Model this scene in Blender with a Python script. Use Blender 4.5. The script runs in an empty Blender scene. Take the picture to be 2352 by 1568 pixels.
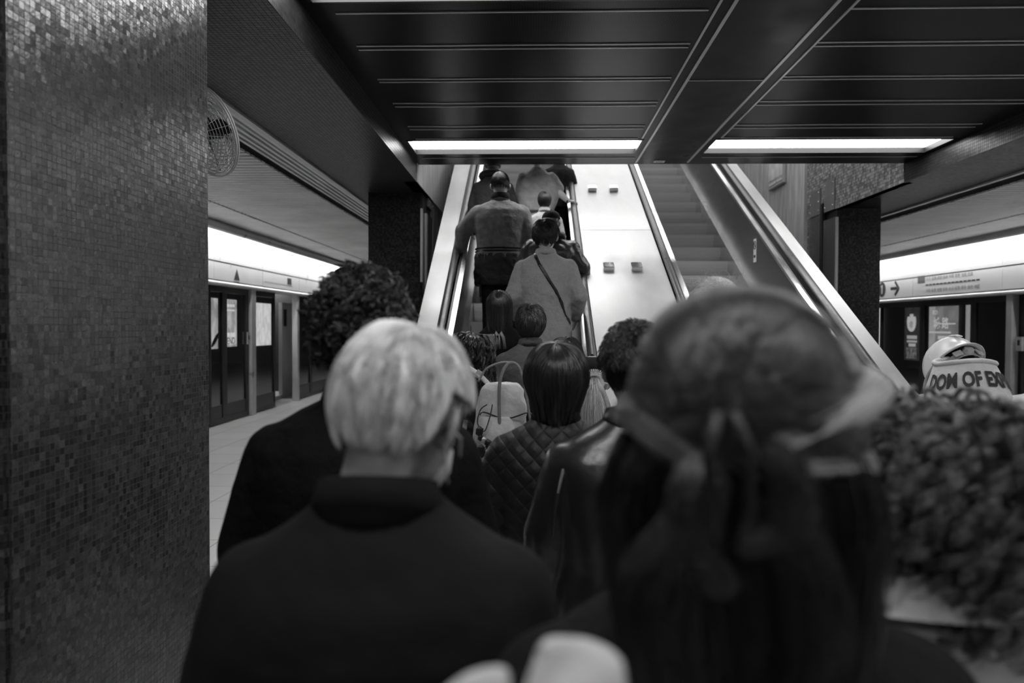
import bpy, bmesh, math, random
import numpy as np
from mathutils import Vector, Matrix, noise
random.seed(7)
SC = bpy.context.scene
COL = SC.collection
PI = math.pi
# ---------------------------------------------------------------- camera
FPX = 1650.0
CAMZ = 1.65
cam_data = bpy.data.cameras.new('camera')
cam = bpy.data.objects.new('camera', cam_data)
COL.objects.link(cam)
cam_data.sensor_width = 36.0
cam_data.lens = FPX/2352*36.0
YAW = math.atan(52/FPX); PITCH = math.atan(36/FPX); ROLL = 0.004
RC = (Matrix.Rotation(YAW,3,'Z') @ Matrix.Rotation(PI/2-PITCH,3,'X') @ Matrix.Rotation(ROLL,3,'Z'))
cam.matrix_world = Matrix.Translation((0,0,CAMZ)) @ RC.to_4x4()
cam_data.clip_start = 0.05
cam_data.dof.use_dof = True
cam_data.dof.focus_distance = 3.7
cam_data.dof.aperture_fstop = 2.3
SC.camera = cam
# ---------------------------------------------------------------- world, view
w = bpy.data.worlds.new('station_air'); SC.world = w; w.use_nodes = True
w.node_tree.nodes['Background'].inputs[0].default_value = (1,1,1,1)
w.node_tree.nodes['Background'].inputs[1].default_value = 0.012
SC.view_settings.view_transform = 'Standard'
SC.view_settings.look = 'None'
SC.view_settings.gamma = 1
SC.view_settings.use_curve_mapping = False
SC.view_settings.exposure = 0.0
L_CEIL = 9.0      # ceiling luminaires
L_SHAFT = 11.0     # luminaires over the escalators
L_PLAT = 58.0     # tubes over the platform doors
SC.cycles.max_bounces = 6

# ---------------------------------------------------------------- geometry helpers
def ray(px, py):
    v = RC @ Vector((px-1176, -(py-784), -FPX)); return v
def at(px, py, d):            # point on the line of sight at distance d down the hall (y=d)
    v = ray(px, py); v = v*(d/v.y); return Vector((v.x, d, CAMZ+v.z))
def atx(px, py, X):
    v = ray(px, py); v = v*(X/v.x); return Vector((X, v.y, CAMZ+v.z))

def mesh_obj(name, bm, mat, parent=None, smooth=False):
    me = bpy.data.meshes.new(name)
    bmesh.ops.recalc_face_normals(bm, faces=bm.faces)
    bm.to_mesh(me); bm.free()
    if smooth:
        for p in me.polygons: p.use_smooth = True
    o = bpy.data.objects.new(name, me); COL.objects.link(o)
    if mat: me.materials.append(mat)
    if parent:
        o.parent = parent
        o.matrix_parent_inverse = parent.matrix_world.inverted()
    return o
def np_obj(name, V, F, mat, parent=None, smooth=True):
    me = bpy.data.meshes.new(name)
    V = np.asarray(V, np.float32); F = np.asarray(F, np.int32)
    k = F.shape[1]
    me.vertices.add(len(V)); me.vertices.foreach_set('co', V.ravel())
    me.loops.add(F.size); me.loops.foreach_set('vertex_index', F.ravel())
    me.polygons.add(len(F))
    me.polygons.foreach_set('loop_start', np.arange(0, F.size, k, dtype=np.int32))
    me.polygons.foreach_set('loop_total', np.full(len(F), k, np.int32))
    me.update(calc_edges=True); me.validate()
    if smooth: me.polygons.foreach_set('use_smooth', np.ones(len(me.polygons), bool))
    o = bpy.data.objects.new(name, me); COL.objects.link(o)
    me.materials.append(mat)
    if parent:
        o.parent = parent
        o.matrix_parent_inverse = parent.matrix_world.inverted()
    return o
def empty(name, loc=(0,0,0)):
    o = bpy.data.objects.new(name, None); COL.objects.link(o); o.location = loc
    o.empty_display_size = .1
    bpy.context.view_layer.update() if False else None
    o.matrix_world = Matrix.Translation(loc)
    return o
def tag(o, label=None, cat=None, group=None, kind=None):
    if label: o['label'] = label
    if cat: o['category'] = cat
    if group: o['group'] = group
    if kind: o['kind'] = kind
    return o
def box(bm, x0,x1,y0,y1,z0,z1):
    vs = [bm.verts.new(p) for p in ((x0,y0,z0),(x1,y0,z0),(x1,y1,z0),(x0,y1,z0),(x0,y0,z1),(x1,y0,z1),(x1,y1,z1),(x0,y1,z1))]
    for f in ((3,2,1,0),(4,5,6,7),(0,1,5,4),(1,2,6,5),(2,3,7,6),(3,0,4,7)):
        bm.faces.new([vs[i] for i in f])
    return vs
def prism_x(bm, pts, x0, x1):          # profile in (y,z), extruded along x
    a = [bm.verts.new((x0,y,z)) for y,z in pts]; b = [bm.verts.new((x1,y,z)) for y,z in pts]
    n = len(pts)
    bm.faces.new(a[::-1]); bm.faces.new(b)
    for i in range(n): bm.faces.new((a[i],a[(i+1)%n],b[(i+1)%n],b[i]))
def prism_y(bm, pts, y0, y1):          # profile in (x,z), extruded along y
    a = [bm.verts.new((x,y0,z)) for x,z in pts]; b = [bm.verts.new((x,y1,z)) for x,z in pts]
    n = len(pts)
    bm.faces.new(a[::-1]); bm.faces.new(b)
    for i in range(n): bm.faces.new((a[i],a[(i+1)%n],b[(i+1)%n],b[i]))
def boxo(name, dims, mat, parent=None, bevel=0):
    bm = bmesh.new(); box(bm, *dims)
    if bevel:
        bmesh.ops.bevel(bm, geom=bm.edges[:], offset=bevel, segments=2, affect='EDGES')
    return mesh_obj(name, bm, mat, parent)
def tube(bm, pts, r, n=8, closed=False, flat=1.0):
    pts = [Vector(p) for p in pts]; m = len(pts); rings = []
    prev = None
    for i,p in enumerate(pts):
        a = pts[(i-1)%m] if (closed or i>0) else p
        b = pts[(i+1)%m] if (closed or i<m-1) else p
        t = (b-a).normalized()
        if prev is None:
            up = Vector((0,0,1)) if abs(t.z)<.9 else Vector((0,1,0))
            u = t.cross(up).normalized()
        else:
            u = (prev - t*prev.dot(t)).normalized()
        prev = u; v = t.cross(u)
        rr = r[i] if isinstance(r,(list,tuple)) else r
        rings.append([bm.verts.new(p+u*math.cos(2*PI*k/n)*rr+v*math.sin(2*PI*k/n)*rr*flat) for k in range(n)])
    for i in range(m if closed else m-1):
        A,B = rings[i], rings[(i+1)%m]
        for k in range(n): bm.faces.new((A[k],A[(k+1)%n],B[(k+1)%n],B[k]))
    if not closed:
        bm.faces.new(rings[0][::-1]); bm.faces.new(rings[-1])

# ---------------------------------------------------------------- materials
def newmat(name):
    m = bpy.data.materials.new(name); m.use_nodes = True
    nt = m.node_tree; b = nt.nodes['Principled BSDF']
    return m, nt, b
def g3(v): return (v,v,v,1)
def N(nt, t, **kw):
    n = nt.nodes.new(t)
    for k,v in kw.items():
        if k.startswith('i_'):
            key = k[2:]
            key = int(key) if key.isdigit() else key
            n.inputs[key].default_value = v
        else: setattr(n,k,v)
    return n
def mat(name, col, rough=.5, metal=0, var=0, vscale=8, bump=0, bscale=60, stretch=(1,1,1), spec=.5, sheen=0, bdist=.01):
    m, nt, b = newmat(name)
    b.inputs['Base Color'].default_value = g3(col)
    b.inputs['Roughness'].default_value = rough
    b.inputs['Metallic'].default_value = metal
    b.inputs['Specular IOR Level'].default_value = spec
    if sheen: b.inputs['Sheen Weight'].default_value = sheen
    L = nt.links
    tc = N(nt,'ShaderNodeTexCoord'); mp = N(nt,'ShaderNodeMapping'); mp.inputs['Scale'].default_value = stretch
    L.new(tc.outputs['Object'], mp.inputs[0])
    if var:
        no = N(nt,'ShaderNodeTexNoise', i_Scale=vscale, i_Detail=6.0); L.new(mp.outputs[0], no.inputs['Vector'])
        mr = N(nt,'ShaderNodeMapRange', i_1=.3, i_2=.7, i_3=col*(1-var), i_4=col*(1+var)); L.new(no.outputs[0], mr.inputs[0])
        L.new(mr.outputs[0], b.inputs['Base Color'])
        mr2 = N(nt,'ShaderNodeMapRange', i_1=.3, i_2=.7, i_3=max(.02,rough-.08), i_4=min(1,rough+.08)); L.new(no.outputs[0], mr2.inputs[0])
        L.new(mr2.outputs[0], b.inputs['Roughness'])
    if bump:
        nb = N(nt,'ShaderNodeTexNoise', i_Scale=bscale, i_Detail=4.0); L.new(mp.outputs[0], nb.inputs['Vector'])
        bp = N(nt,'ShaderNodeBump', i_Strength=bump, i_Distance=bdist); L.new(nb.outputs[0], bp.inputs['Height'])
        L.new(bp.outputs[0], b.inputs['Normal'])
    return m
def emit(name, strength, col=1.0):
    m, nt, b = newmat(name)
    b.inputs['Base Color'].default_value = g3(.8)
    b.inputs['Emission Color'].default_value = g3(col)
    b.inputs['Emission Strength'].default_value = strength
    return m
def mosaic(name, size=.021, lo=.015, hi=.16, grout=.05, tilt=.12, rough=.22, gw=.06, pw_=1.5, spec=.5):
    m, nt, b = newmat(name); L = nt.links
    geo = N(nt,'ShaderNodeNewGeometry')
    sc = N(nt,'ShaderNodeVectorMath', operation='SCALE'); sc.inputs['Scale'].default_value = 1/size
    L.new(geo.outputs['Position'], sc.inputs[0])
    an = N(nt,'ShaderNodeVectorMath', operation='ABSOLUTE'); L.new(geo.outputs['True Normal'], an.inputs[0])
    # blank the axis along the normal
    one = N(nt,'ShaderNodeVectorMath', operation='SUBTRACT'); one.inputs[0].default_value=(1,1,1); L.new(an.outputs[0], one.inputs[1])
    ro = N(nt,'ShaderNodeVectorMath', operation='MULTIPLY'); L.new(sc.outputs[0], ro.inputs[0]); L.new(one.outputs[0], ro.inputs[1])
    half = N(nt,'ShaderNodeVectorMath', operation='ADD'); half.inputs[1].default_value=(.5,.5,.5); L.new(ro.outputs[0], half.inputs[0])
    fl = N(nt,'ShaderNodeVectorMath', operation='FLOOR'); L.new(half.outputs[0], fl.inputs[0])
    wn = N(nt,'ShaderNodeTexWhiteNoise', noise_dimensions='3D'); L.new(fl.outputs[0], wn.inputs['Vector'])
    fr = N(nt,'ShaderNodeVectorMath', operation='FRACTION'); L.new(half.outputs[0], fr.inputs[0])
    su = N(nt,'ShaderNodeVectorMath', operation='SUBTRACT'); L.new(fr.outputs[0], su.inputs[0]); su.inputs[1].default_value=(.5,.5,.5)
    ab = N(nt,'ShaderNodeVectorMath', operation='ABSOLUTE'); L.new(su.outputs[0], ab.inputs[0])
    mu = N(nt,'ShaderNodeVectorMath', operation='MULTIPLY'); L.new(ab.outputs[0], mu.inputs[0]); L.new(one.outputs[0], mu.inputs[1])
    sp = N(nt,'ShaderNodeSeparateXYZ'); L.new(mu.outputs[0], sp.inputs[0])
    m1 = N(nt,'ShaderNodeMath', operation='MAXIMUM'); L.new(sp.outputs[0], m1.inputs[0]); L.new(sp.outputs[1], m1.inputs[1])
    m2 = N(nt,'ShaderNodeMath', operation='MAXIMUM'); L.new(m1.outputs[0], m2.inputs[0]); L.new(sp.outputs[2], m2.inputs[1])
    gr = N(nt,'ShaderNodeMapRange', i_1=.5-gw, i_2=.5-gw*.6, i_3=0.0, i_4=1.0); L.new(m2.outputs[0], gr.inputs[0])
    # tile tone: random ^2
    pw = N(nt,'ShaderNodeMath', operation='POWER', i_1=pw_); b.inputs['Specular IOR Level'].default_value = spec; L.new(wn.outputs['Value'], pw.inputs[0])
    tone = N(nt,'ShaderNodeMapRange', i_3=lo, i_4=hi); L.new(pw.outputs[0], tone.inputs[0])
    no = N(nt,'ShaderNodeTexNoise', i_Scale=90.0, i_Detail=3.0); L.new(geo.outputs['Position'], no.inputs['Vector'])
    ml = N(nt,'ShaderNodeMapRange', i_1=.3, i_2=.7, i_3=.6, i_4=1.5); L.new(no.outputs[0], ml.inputs[0])
    tm = N(nt,'ShaderNodeMath', operation='MULTIPLY'); L.new(tone.outputs[0], tm.inputs[0]); L.new(ml.outputs[0], tm.inputs[1])
    mx = N(nt,'ShaderNodeMix', data_type='FLOAT'); L.new(gr.outputs[0], mx.inputs[0]); L.new(tm.outputs[0], mx.inputs[2]); mx.inputs[3].default_value = grout
    L.new(mx.outputs[0], b.inputs['Base Color'])
    rr = N(nt,'ShaderNodeMix', data_type='FLOAT'); L.new(gr.outputs[0], rr.inputs[0]); rr.inputs[2].default_value=rough; rr.inputs[3].default_value=.9
    L.new(rr.outputs[0], b.inputs['Roughness'])
    # every tile sits at its own small tilt
    cs = N(nt,'ShaderNodeVectorMath', operation='SUBTRACT'); L.new(wn.outputs['Color'], cs.inputs[0]); cs.inputs[1].default_value=(.5,.5,.5)
    ct = N(nt,'ShaderNodeVectorMath', operation='SCALE'); ct.inputs['Scale'].default_value=tilt; L.new(cs.outputs[0], ct.inputs[0])
    nb = N(nt,'ShaderNodeBump', i_Strength=.35, i_Distance=.002); L.new(no.outputs[0], nb.inputs['Height'])
    ad = N(nt,'ShaderNodeVectorMath', operation='ADD'); L.new(nb.outputs[0], ad.inputs[0]); L.new(ct.outputs[0], ad.inputs[1])
    nn = N(nt,'ShaderNodeVectorMath', operation='NORMALIZE'); L.new(ad.outputs[0], nn.inputs[0])
    L.new(nn.outputs[0], b.inputs['Normal'])
    return m
def steel(name, col=.62, rough=.32, stretch=(1,1,1), metal=1.0):
    m, nt, b = newmat(name); L = nt.links
    b.inputs['Metallic'].default_value = metal
    tc = N(nt,'ShaderNodeTexCoord'); mp = N(nt,'ShaderNodeMapping'); mp.inputs['Scale'].default_value = stretch
    L.new(tc.outputs['Object'], mp.inputs[0])
    no = N(nt,'ShaderNodeTexNoise', i_Scale=3.0, i_Detail=8.0); L.new(mp.outputs[0], no.inputs['Vector'])
    mr = N(nt,'ShaderNodeMapRange', i_1=.3, i_2=.7, i_3=col*.85, i_4=col*1.1); L.new(no.outputs[0], mr.inputs[0]); L.new(mr.outputs[0], b.inputs['Base Color'])
    m2 = N(nt,'ShaderNodeMapRange', i_1=.3, i_2=.7, i_3=rough-.06, i_4=rough+.1); L.new(no.outputs[0], m2.inputs[0]); L.new(m2.outputs[0], b.inputs['Roughness'])
    bp = N(nt,'ShaderNodeBump', i_Strength=.06, i_Distance=.02); L.new(no.outputs[0], bp.inputs['Height']); L.new(bp.outputs[0], b.inputs['Normal'])
    return m
def grooved(name, c0, c1, axis=0, freq=100, rough=.5, metal=.3, bump=.6, spec=.5):
    m, nt, b = newmat(name); L = nt.links
    b.inputs['Metallic'].default_value = metal; b.inputs['Roughness'].default_value = rough
    geo = N(nt,'ShaderNodeNewGeometry'); sp = N(nt,'ShaderNodeSeparateXYZ'); L.new(geo.outputs['Position'], sp.inputs[0])
    mu = N(nt,'ShaderNodeMath', operation='MULTIPLY', i_1=float(freq)); L.new(sp.outputs[axis], mu.inputs[0])
    fr = N(nt,'ShaderNodeMath', operation='PINGPONG', i_1=.5); L.new(mu.outputs[0], fr.inputs[0])
    mr = N(nt,'ShaderNodeMapRange', i_1=.12, i_2=.3, i_3=c0, i_4=c1); L.new(fr.outputs[0], mr.inputs[0]); L.new(mr.outputs[0], b.inputs['Base Color'])
    b.inputs['Specular IOR Level'].default_value = spec
    bp = N(nt,'ShaderNodeBump', i_Strength=bump, i_Distance=.003); L.new(mr.outputs[0], bp.inputs['Height']); L.new(bp.outputs[0], b.inputs['Normal'])
    return m
M = {}
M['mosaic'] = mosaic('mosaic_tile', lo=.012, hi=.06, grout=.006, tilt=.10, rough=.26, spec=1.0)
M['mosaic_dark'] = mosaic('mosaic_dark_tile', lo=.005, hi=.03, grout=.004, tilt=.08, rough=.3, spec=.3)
M['mosaic_beam'] = mosaic('mosaic_beam_tile', size=.03, lo=.012, hi=.025, grout=.006, rough=.35, tilt=.05, spec=.3)
M['mosaic_wall'] = mosaic('mosaic_wall_tile', size=.04, lo=.12, hi=.45, grout=.05, rough=.4, tilt=.05)
M['panel'] = grooved('ceiling_panel_black', .004, .012, axis=0, freq=62, rough=.33, metal=0, bump=.35, spec=.09)
M['smooth_panel'] = mat('smooth_dark_panel', .01, .35, var=.3, vscale=3, spec=.1)
M['trim'] = mat('aluminium_trim', .5, .45, metal=.2)
M['trimb'] = mat('bright_trim', .55, .35, metal=.5)
M['black'] = mat('black_metal', .012, .45)
M['dark'] = mat('dark_metal', .03, .4, metal=.3)
M['slat'] = mat('ceiling_slat', .7, .5, metal=.2, var=.15, vscale=2)
M['white'] = mat('white_enamel', .72, .35, var=.04, vscale=2)
M['whitebar'] = mat('light_grey_metal', .5, .35, metal=.3, var=.1, vscale=3)
M['steel'] = steel('stainless_deck', .6, .42, (1.2,.5,.5), metal=.4)
M['steel_strip'] = steel('stainless_strip', .8, .2, (3,.4,.4))
M['steel_plate'] = steel('dull_plate', .3, .45, (4,4,.6), metal=.6)
M['plaster'] = mat('stone_cladding', .5, .45, var=.3, vscale=5, stretch=(1,2,.35), bump=.1, bscale=20)
M['rubber'] = mat('handrail_rubber', .05, .35, var=.2, vscale=30)
M['esc_panel'] = mat('balustrade_panel', .075, .42, var=.25, vscale=2.5, stretch=(1,1,4), bump=.05)
M['esc_shaded'] = mat('balustrade_shaded', .02, .4)  # left panels coloured darker than the right ones, standing in for weaker light
M['step'] = grooved('step_riser', .08, .75, axis=0, freq=95, rough=.5, metal=0)
M['floor_t'] = None
M['glow_ceil'] = emit('ceiling_diffuser', L_CEIL)
M['glow_shaft'] = emit('shaft_diffuser', L_SHAFT)
M['glow_plat'] = emit('platform_tube', L_PLAT)
def floor_mat():
    m, nt, b = newmat('platform_tile'); L = nt.links
    geo = N(nt,'ShaderNodeNewGeometry')
    br = N(nt,'ShaderNodeTexBrick', offset=0.0, i_Scale=1.0); br.inputs['Brick Width'].default_value=.6; br.inputs['Row Height'].default_value=.6; br.inputs['Mortar Size'].default_value=.006
    br.inputs['Color1'].default_value=g3(.42); br.inputs['Color2'].default_value=g3(.48); br.inputs['Mortar'].default_value=g3(.15)
    L.new(geo.outputs['Position'], br.inputs['Vector']); L.new(br.outputs[0], b.inputs['Base Color']); b.inputs['Roughness'].default_value=.3
    return m
M['floor_t'] = floor_mat()
def glass_mat(name, tint=.9, rough=.03, alpha=.25):
    m, nt, b = newmat(name); L = nt.links
    nt.nodes.remove(b); out = nt.nodes['Material Output']
    tr = N(nt,'ShaderNodeBsdfTransparent'); tr.inputs[0].default_value=g3(tint)
    gl = N(nt,'ShaderNodeBsdfGlossy'); gl.inputs['Roughness'].default_value=rough; gl.inputs[0].default_value=g3(.9)
    fr = N(nt,'ShaderNodeLayerWeight', i_Blend=.12)
    ad = N(nt,'ShaderNodeMath', operation='ADD', i_1=alpha); L.new(fr.outputs['Facing'], ad.inputs[0])
    mx = N(nt,'ShaderNodeMixShader'); L.new(ad.outputs[0], mx.inputs[0]); L.new(tr.outputs[0], mx.inputs[1]); L.new(gl.outputs[0], mx.inputs[2])
    L.new(mx.outputs[0], out.inputs[0])
    return m
M['glass'] = glass_mat('door_glass', .75, .05, .02)
M['guard_glass'] = glass_mat('guard_glass', .8, .12, .18)

# ================================================================ the setting
FLOOR_Y1 = 30
boxo('floor', (-6.0,9.2,-3,FLOOR_Y1,-.1,0), M['floor_t'])['kind'] = 'structure'
CZ = CAMZ+1.82; BZ = CAMZ+1.61           # bay ceiling height, beam underside
DE = 8.05                                # end of the low ceiling
def yc(py): return FPX*1.82/(748-py)
# light rows of the bay ceiling (front edge, back edge)
ROWS = [(-2.6,-2.0), (.45,1.05), (3.46,4.07), (yc(324),yc(355.5))]
BAYS = [(-1.33,1.11,'left'), (1.69,4.10,'right')]
def ceiling_bay(x0,x1,side):
    bm = bmesh.new()
    prev = -3.0
    for a,b in ROWS:
        box(bm, x0,x1, prev,a, CZ, CZ+.06); 
        box(bm, x0,x0+.05, a,b, CZ, CZ+.06); box(bm, x1-.05,x1, a,b, CZ, CZ+.06)
        prev = b
    box(bm, x0,x1, prev,DE, CZ, CZ+.06)
    o = mesh_obj('ceiling', bm, M['panel']); o['kind']='structure'
    # slim joint trims between the ceiling panels
    lines = [yc(33),yc(107.5),yc(116),yc(183.5),yc(190),yc(238.5),yc(246.5),yc(291.5),yc(298.5),yc(320.5)]
    k = 0
    ys = lines + [lines[0]-.62*j for j in range(4,9)]
    bm = bmesh.new()
    inset = .16 if side=='left' else .1
    for y in ys: box(bm, x0+inset,x1-.12, y-.008,y+.008, CZ-.006, CZ+.004)
    box(bm, x0+.1,x1-.04, yc(364)-.006,yc(364)+.006, CZ-.006, CZ+.004)
    o = mesh_obj('trim_1' if side=='left' else 'trim_2', bm, M['trim']); o['kind']='structure'
    for a,b in ROWS:
        e = empty('ceiling_light', ((x0+x1)/2, (a+b)/2, CZ))
        bm = bmesh.new()
        box(bm, x0+.05,x1-.05, a,a+.02, CZ-.004, CZ+.12); box(bm, x0+.05,x1-.05, b-.02,b, CZ-.004, CZ+.12)
        box(bm, x0+.05,x0+.07, a,b, CZ-.004, CZ+.12); box(bm, x1-.07,x1-.05, a,b, CZ-.004, CZ+.12)
        mesh_obj('frame', bm, M['black'], e)
        bm = bmesh.new(); box(bm, x0+.07,x1-.07, a+.02,b-.02, CZ+.05, CZ+.07)
        mesh_obj('diffuser', bm, M['glow_ceil'], e)
        far = b > 6
        where = 'at the far end above the escalators' if far else ('at the top photo edge' if b>3 else ('right above the camera' if b>0 else 'behind the photographer'))
        tag(e, f'recessed strip light in the {side} ceiling bay, {where}', 'ceiling light', 'recessed strip lights in the dark ceiling')
for b in BAYS: ceiling_bay(*b)
# the plain strip between the bays
bm = bmesh.new(); box(bm, 1.11,1.69,-3,DE,CZ,CZ+.06)
o = mesh_obj('ceiling', bm, M['smooth_panel']); o['kind']='structure'
bm = bmesh.new()
for x in (1.115,1.685): box(bm, x-.011,x+.011,-3,DE,CZ-.008,CZ+.002)
for x,y0 in ((1.03,yc(33)),(1.79,yc(33))): box(bm, x-.008,x+.008,-3,yc(320),CZ-.008,CZ+.002)
box(bm, 1.11,1.69, yc(191)-.006,yc(191)+.006,CZ-.006,CZ+.002)
o = mesh_obj('trim_3', bm, M['trimb']); o['kind']='structure'
# small notice plate on the strip
e = boxo('notice_plate', (1.30,1.42,yc(374),yc(370),CZ-.012,CZ), M['whitebar'])
tag(e, 'small pale notice plate on the dark ceiling strip above the right escalator', 'notice plate')
bm = bmesh.new()
for x in (1.335,1.36,1.385): box(bm, x-.005,x+.005, yc(372)-.012,yc(372)+.012, CZ-.0135,CZ-.0118)
mesh_obj('printed_symbol', bm, M['black'], e)
# lip at the end of the low ceiling, rising into the escalator shaft
boxo('wall_lip', (-1.33,4.10,DE,DE+.1,CZ,CZ+2.9), M['smooth_panel'])['kind']='structure'

# tiled beams left and right of the bays
bm = bmesh.new(); box(bm,-2.24,-1.33,-3,9.4,BZ,CZ+.2); box(bm,-2.24,-1.475,9.4,22,BZ,CZ+.2)
tag(mesh_obj('tiled_beam', bm, M['mosaic_beam']), 'dark mosaic-tiled beam running down the hall on the left above the pillars', 'beam')
bm = bmesh.new(); box(bm,4.10,5.0,-3,10.6,BZ,CZ+.2); box(bm,4.205,5.0,10.6,22,BZ,CZ+.2)
tag(mesh_obj('tiled_beam', bm, M['mosaic_beam']), 'dark mosaic-tiled beam running down the hall on the right above the pillar', 'beam')
bm = bmesh.new(); box(bm,4.98,5.03,-3,22,BZ-.02,BZ+.01)
o = mesh_obj('trim_4', bm, M['trimb']); o['kind']='structure'
bm = bmesh.new(); box(bm,-2.28,-2.23,-3,22,BZ-.02,BZ+.01)
o = mesh_obj('trim_5', bm, M['trimb']); o['kind']='structure'
# linear grille beside the left beam
M['blade'] = mat('grille_blade', .75, .4)
e = empty('linear_grille', (-2.4,8,BZ))
for i in range(5):
    x = -2.30-.065*i
    mesh_obj('blade', (lambda b:(box(b,x-.014-(.010 if i==0 else 0),x+.014,-3,22,BZ-.01,BZ+.03),b)[1])(bmesh.new()), M['blade'], e)
mesh_obj('backing', (lambda b:(box(b,-2.75,-2.26,-3,22,BZ+.04,BZ+.06),b)[1])(bmesh.new()), M['black'], e)
tag(e, 'linear air grille with pale blades along the left beam', 'air grille')

# pillars
def pillar(x0,x1,y0,y1,label,m_='mosaic'):
    bm = bmesh.new(); box(bm,x0,x1,y0,y1,0,BZ)
    bmesh.ops.bevel(bm, geom=[ed for ed in bm.edges if abs(ed.verts[0].co.z-ed.verts[1].co.z)>1], offset=.012, segments=2, affect='EDGES')
    o = mesh_obj('tiled_pillar', bm, M[m_]); tag(o, label, 'pillar', 'mosaic-tiled pillars')
    return o
pillar(-2.03,-1.37,1.82,2.99,'wide mosaic-tiled pillar filling the left edge, nearest the camera')
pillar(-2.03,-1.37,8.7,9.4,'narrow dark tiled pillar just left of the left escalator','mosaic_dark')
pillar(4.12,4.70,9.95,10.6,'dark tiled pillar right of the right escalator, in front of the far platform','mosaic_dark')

# slatted platform ceilings
def slats(xa,xb,xc,xd,label_n):
    bm = bmesh.new(); y = -2.0
    while y < 26:
        box(bm,xa,xb,y,y+.085,BZ-.02,BZ+.0); box(bm,xc,xd,y,y+.085,BZ-.02,BZ+.0); y += .125
    o = mesh_obj('ceiling', bm, M['slat']); o['kind']='structure'
    bm = bmesh.new(); box(bm,min(xa,xb,xc,xd)-.05,max(xa,xb,xc,xd)+.05,-3,26,BZ+.07,BZ+.1)
    o = mesh_obj('ceiling', bm, M['black']); o['kind']='structure'
slats(-4.16,-2.68,-4.97,-4.21,0)
slats(5.28,6.78,6.84,7.80,1)

# platform edge: header with tube, panels, screen doors
def platform(side, X, z_lo, z_mid, z_hi, seams, y0, y1):
    s = -1 if side=='left' else 1           # outward direction
    # curved lip that hides the tube
    e = empty('strip_light', (X-s*.2, 8, z_hi))
    cx = X-s*.27; zt = min(z_hi+.16, BZ-.025)
    bm = bmesh.new()
    prism_y(bm, [(cx+s*.02,zt)]+[(cx-s*.075*math.cos(t), z_hi+.05+.075*math.sin(t)) for t in [PI*(.45-.13*k) for k in range(8)]]+[(cx+s*.02, z_hi-.0)], y0, y1)
    mesh_obj('curved_lip', bm, M['whitebar'], e)
    bm = bmesh.new(); prism_y(bm, [(cx+s*(.07+.02*math.cos(t)), z_hi+.05+.02*math.sin(t)) for t in [2*PI*k/8 for k in range(8)]], y0, y1)
    mesh_obj('tube', bm, M['glow_plat'], e)
    bm = bmesh.new(); box(bm, min(cx+s*.02,X-s*.01),max(cx+s*.02,X-s*.01), y0,y1, zt, zt+.012)
    mesh_obj('reflector', bm, M['white'], e)
    tag(e, f'continuous tube light above the {side} platform doors behind a curved lip', 'strip light')
    hs = []
    ys = [y0]+seams+[y1]
    for i in range(len(ys)-1):
        a,b = ys[i]+.006, ys[i+1]-.006
        bm = bmesh.new()
        # upper and lower fascia, with a slight outward tilt at the foot
        prism_y(bm, [(X,z_mid+.012),(X+s*.06,z_mid+.012),(X+s*.06,z_hi+.2),(X,z_hi+.2)], a,b)
        h = mesh_obj('header_panel', bm, M['white'])
        bm = bmesh.new(); prism_y(bm, [(X,z_lo+.1),(X+s*.06,z_lo+.1),(X+s*.06,z_mid-.012),(X,z_mid-.012)], a,b)
        mesh_obj('sign_fascia', bm, M['white'], h)
        bm = bmesh.new(); prism_y(bm, [(X-s*.02,z_lo+.075),(X-s*.05,z_lo+.05),(X-s*.05,z_lo+.02),(X-s*.01,z_lo),(X+s*.06,z_lo),(X+s*.06,z_lo+.075)], a,b)
        mesh_obj('bottom_rail', bm, M['whitebar'], h)
        hs.append((h,a,b))
    bm = bmesh.new(); box(bm, min(X+s*.065,X+s*.3),max(X+s*.065,X+s*.3),y0,y1,z_lo+.02,z_hi+.25)
    o = mesh_obj('wall_header_'+side, bm, M['black']); o['kind']='structure'
    return hs
LX = -5.16; RX = 8.0
lseam = [3.2+2.06*k for k in range(0,11)]
lseam = [11.42-2.06*k for k in range(4,0,-1)]+[11.42,13.49,15.6,17.7,19.8]
HL = platform('left', LX, CAMZ+.635, CAMZ+1.03, CAMZ+1.47, lseam, 2.2, 24)
rseam = [12.58-2.92*k for k in range(3,0,-1)]+[12.58,15.5,18.42,21.3]
HR = platform('right', RX, CAMZ+.555, CAMZ+1.05, CAMZ+1.50, rseam, 2.2, 24)
def label_headers(hs, side, special):
    for h,a,b in hs:
        txt = special.get(round((a+b)/2))
        if txt: tag(h, txt, 'header panel', f'header panels over the {side} platform doors')
        else: tag(h, f'plain white header panel over the {side} platform doors', 'header panel', f'header panels over the {side} platform doors')

# ---- marks on the headers
def text_obj(name, s, size, mat_, parent, M4, extrude=.001, bold=False):
    cu = bpy.data.curves.new(name,'FONT'); cu.body = s; cu.size = size; cu.extrude = extrude
    cu.align_x='CENTER'; cu.align_y='CENTER'
    if bold: cu.offset = size*.02
    tmp = bpy.data.objects.new(name, cu); COL.objects.link(tmp)
    dg = bpy.context.evaluated_depsgraph_get(); me = bpy.data.meshes.new_from_object(tmp.evaluated_get(dg))
    bpy.data.objects.remove(tmp)
    o = bpy.data.objects.new(name, me); COL.objects.link(o)
    me.materials.clear(); me.materials.append(mat_)
    me.transform(M4)
    if parent:
        o.parent = parent; o.matrix_parent_inverse = parent.matrix_world.inverted()
    return o
def face_right(p):   # text on a plane facing +X (left platform), reading direction away from the camera -> toward +Y
    return Matrix.Translation(p) @ Matrix(((0,0,1,0),(1,0,0,0),(0,1,0,0),(0,0,0,1)))
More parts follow.
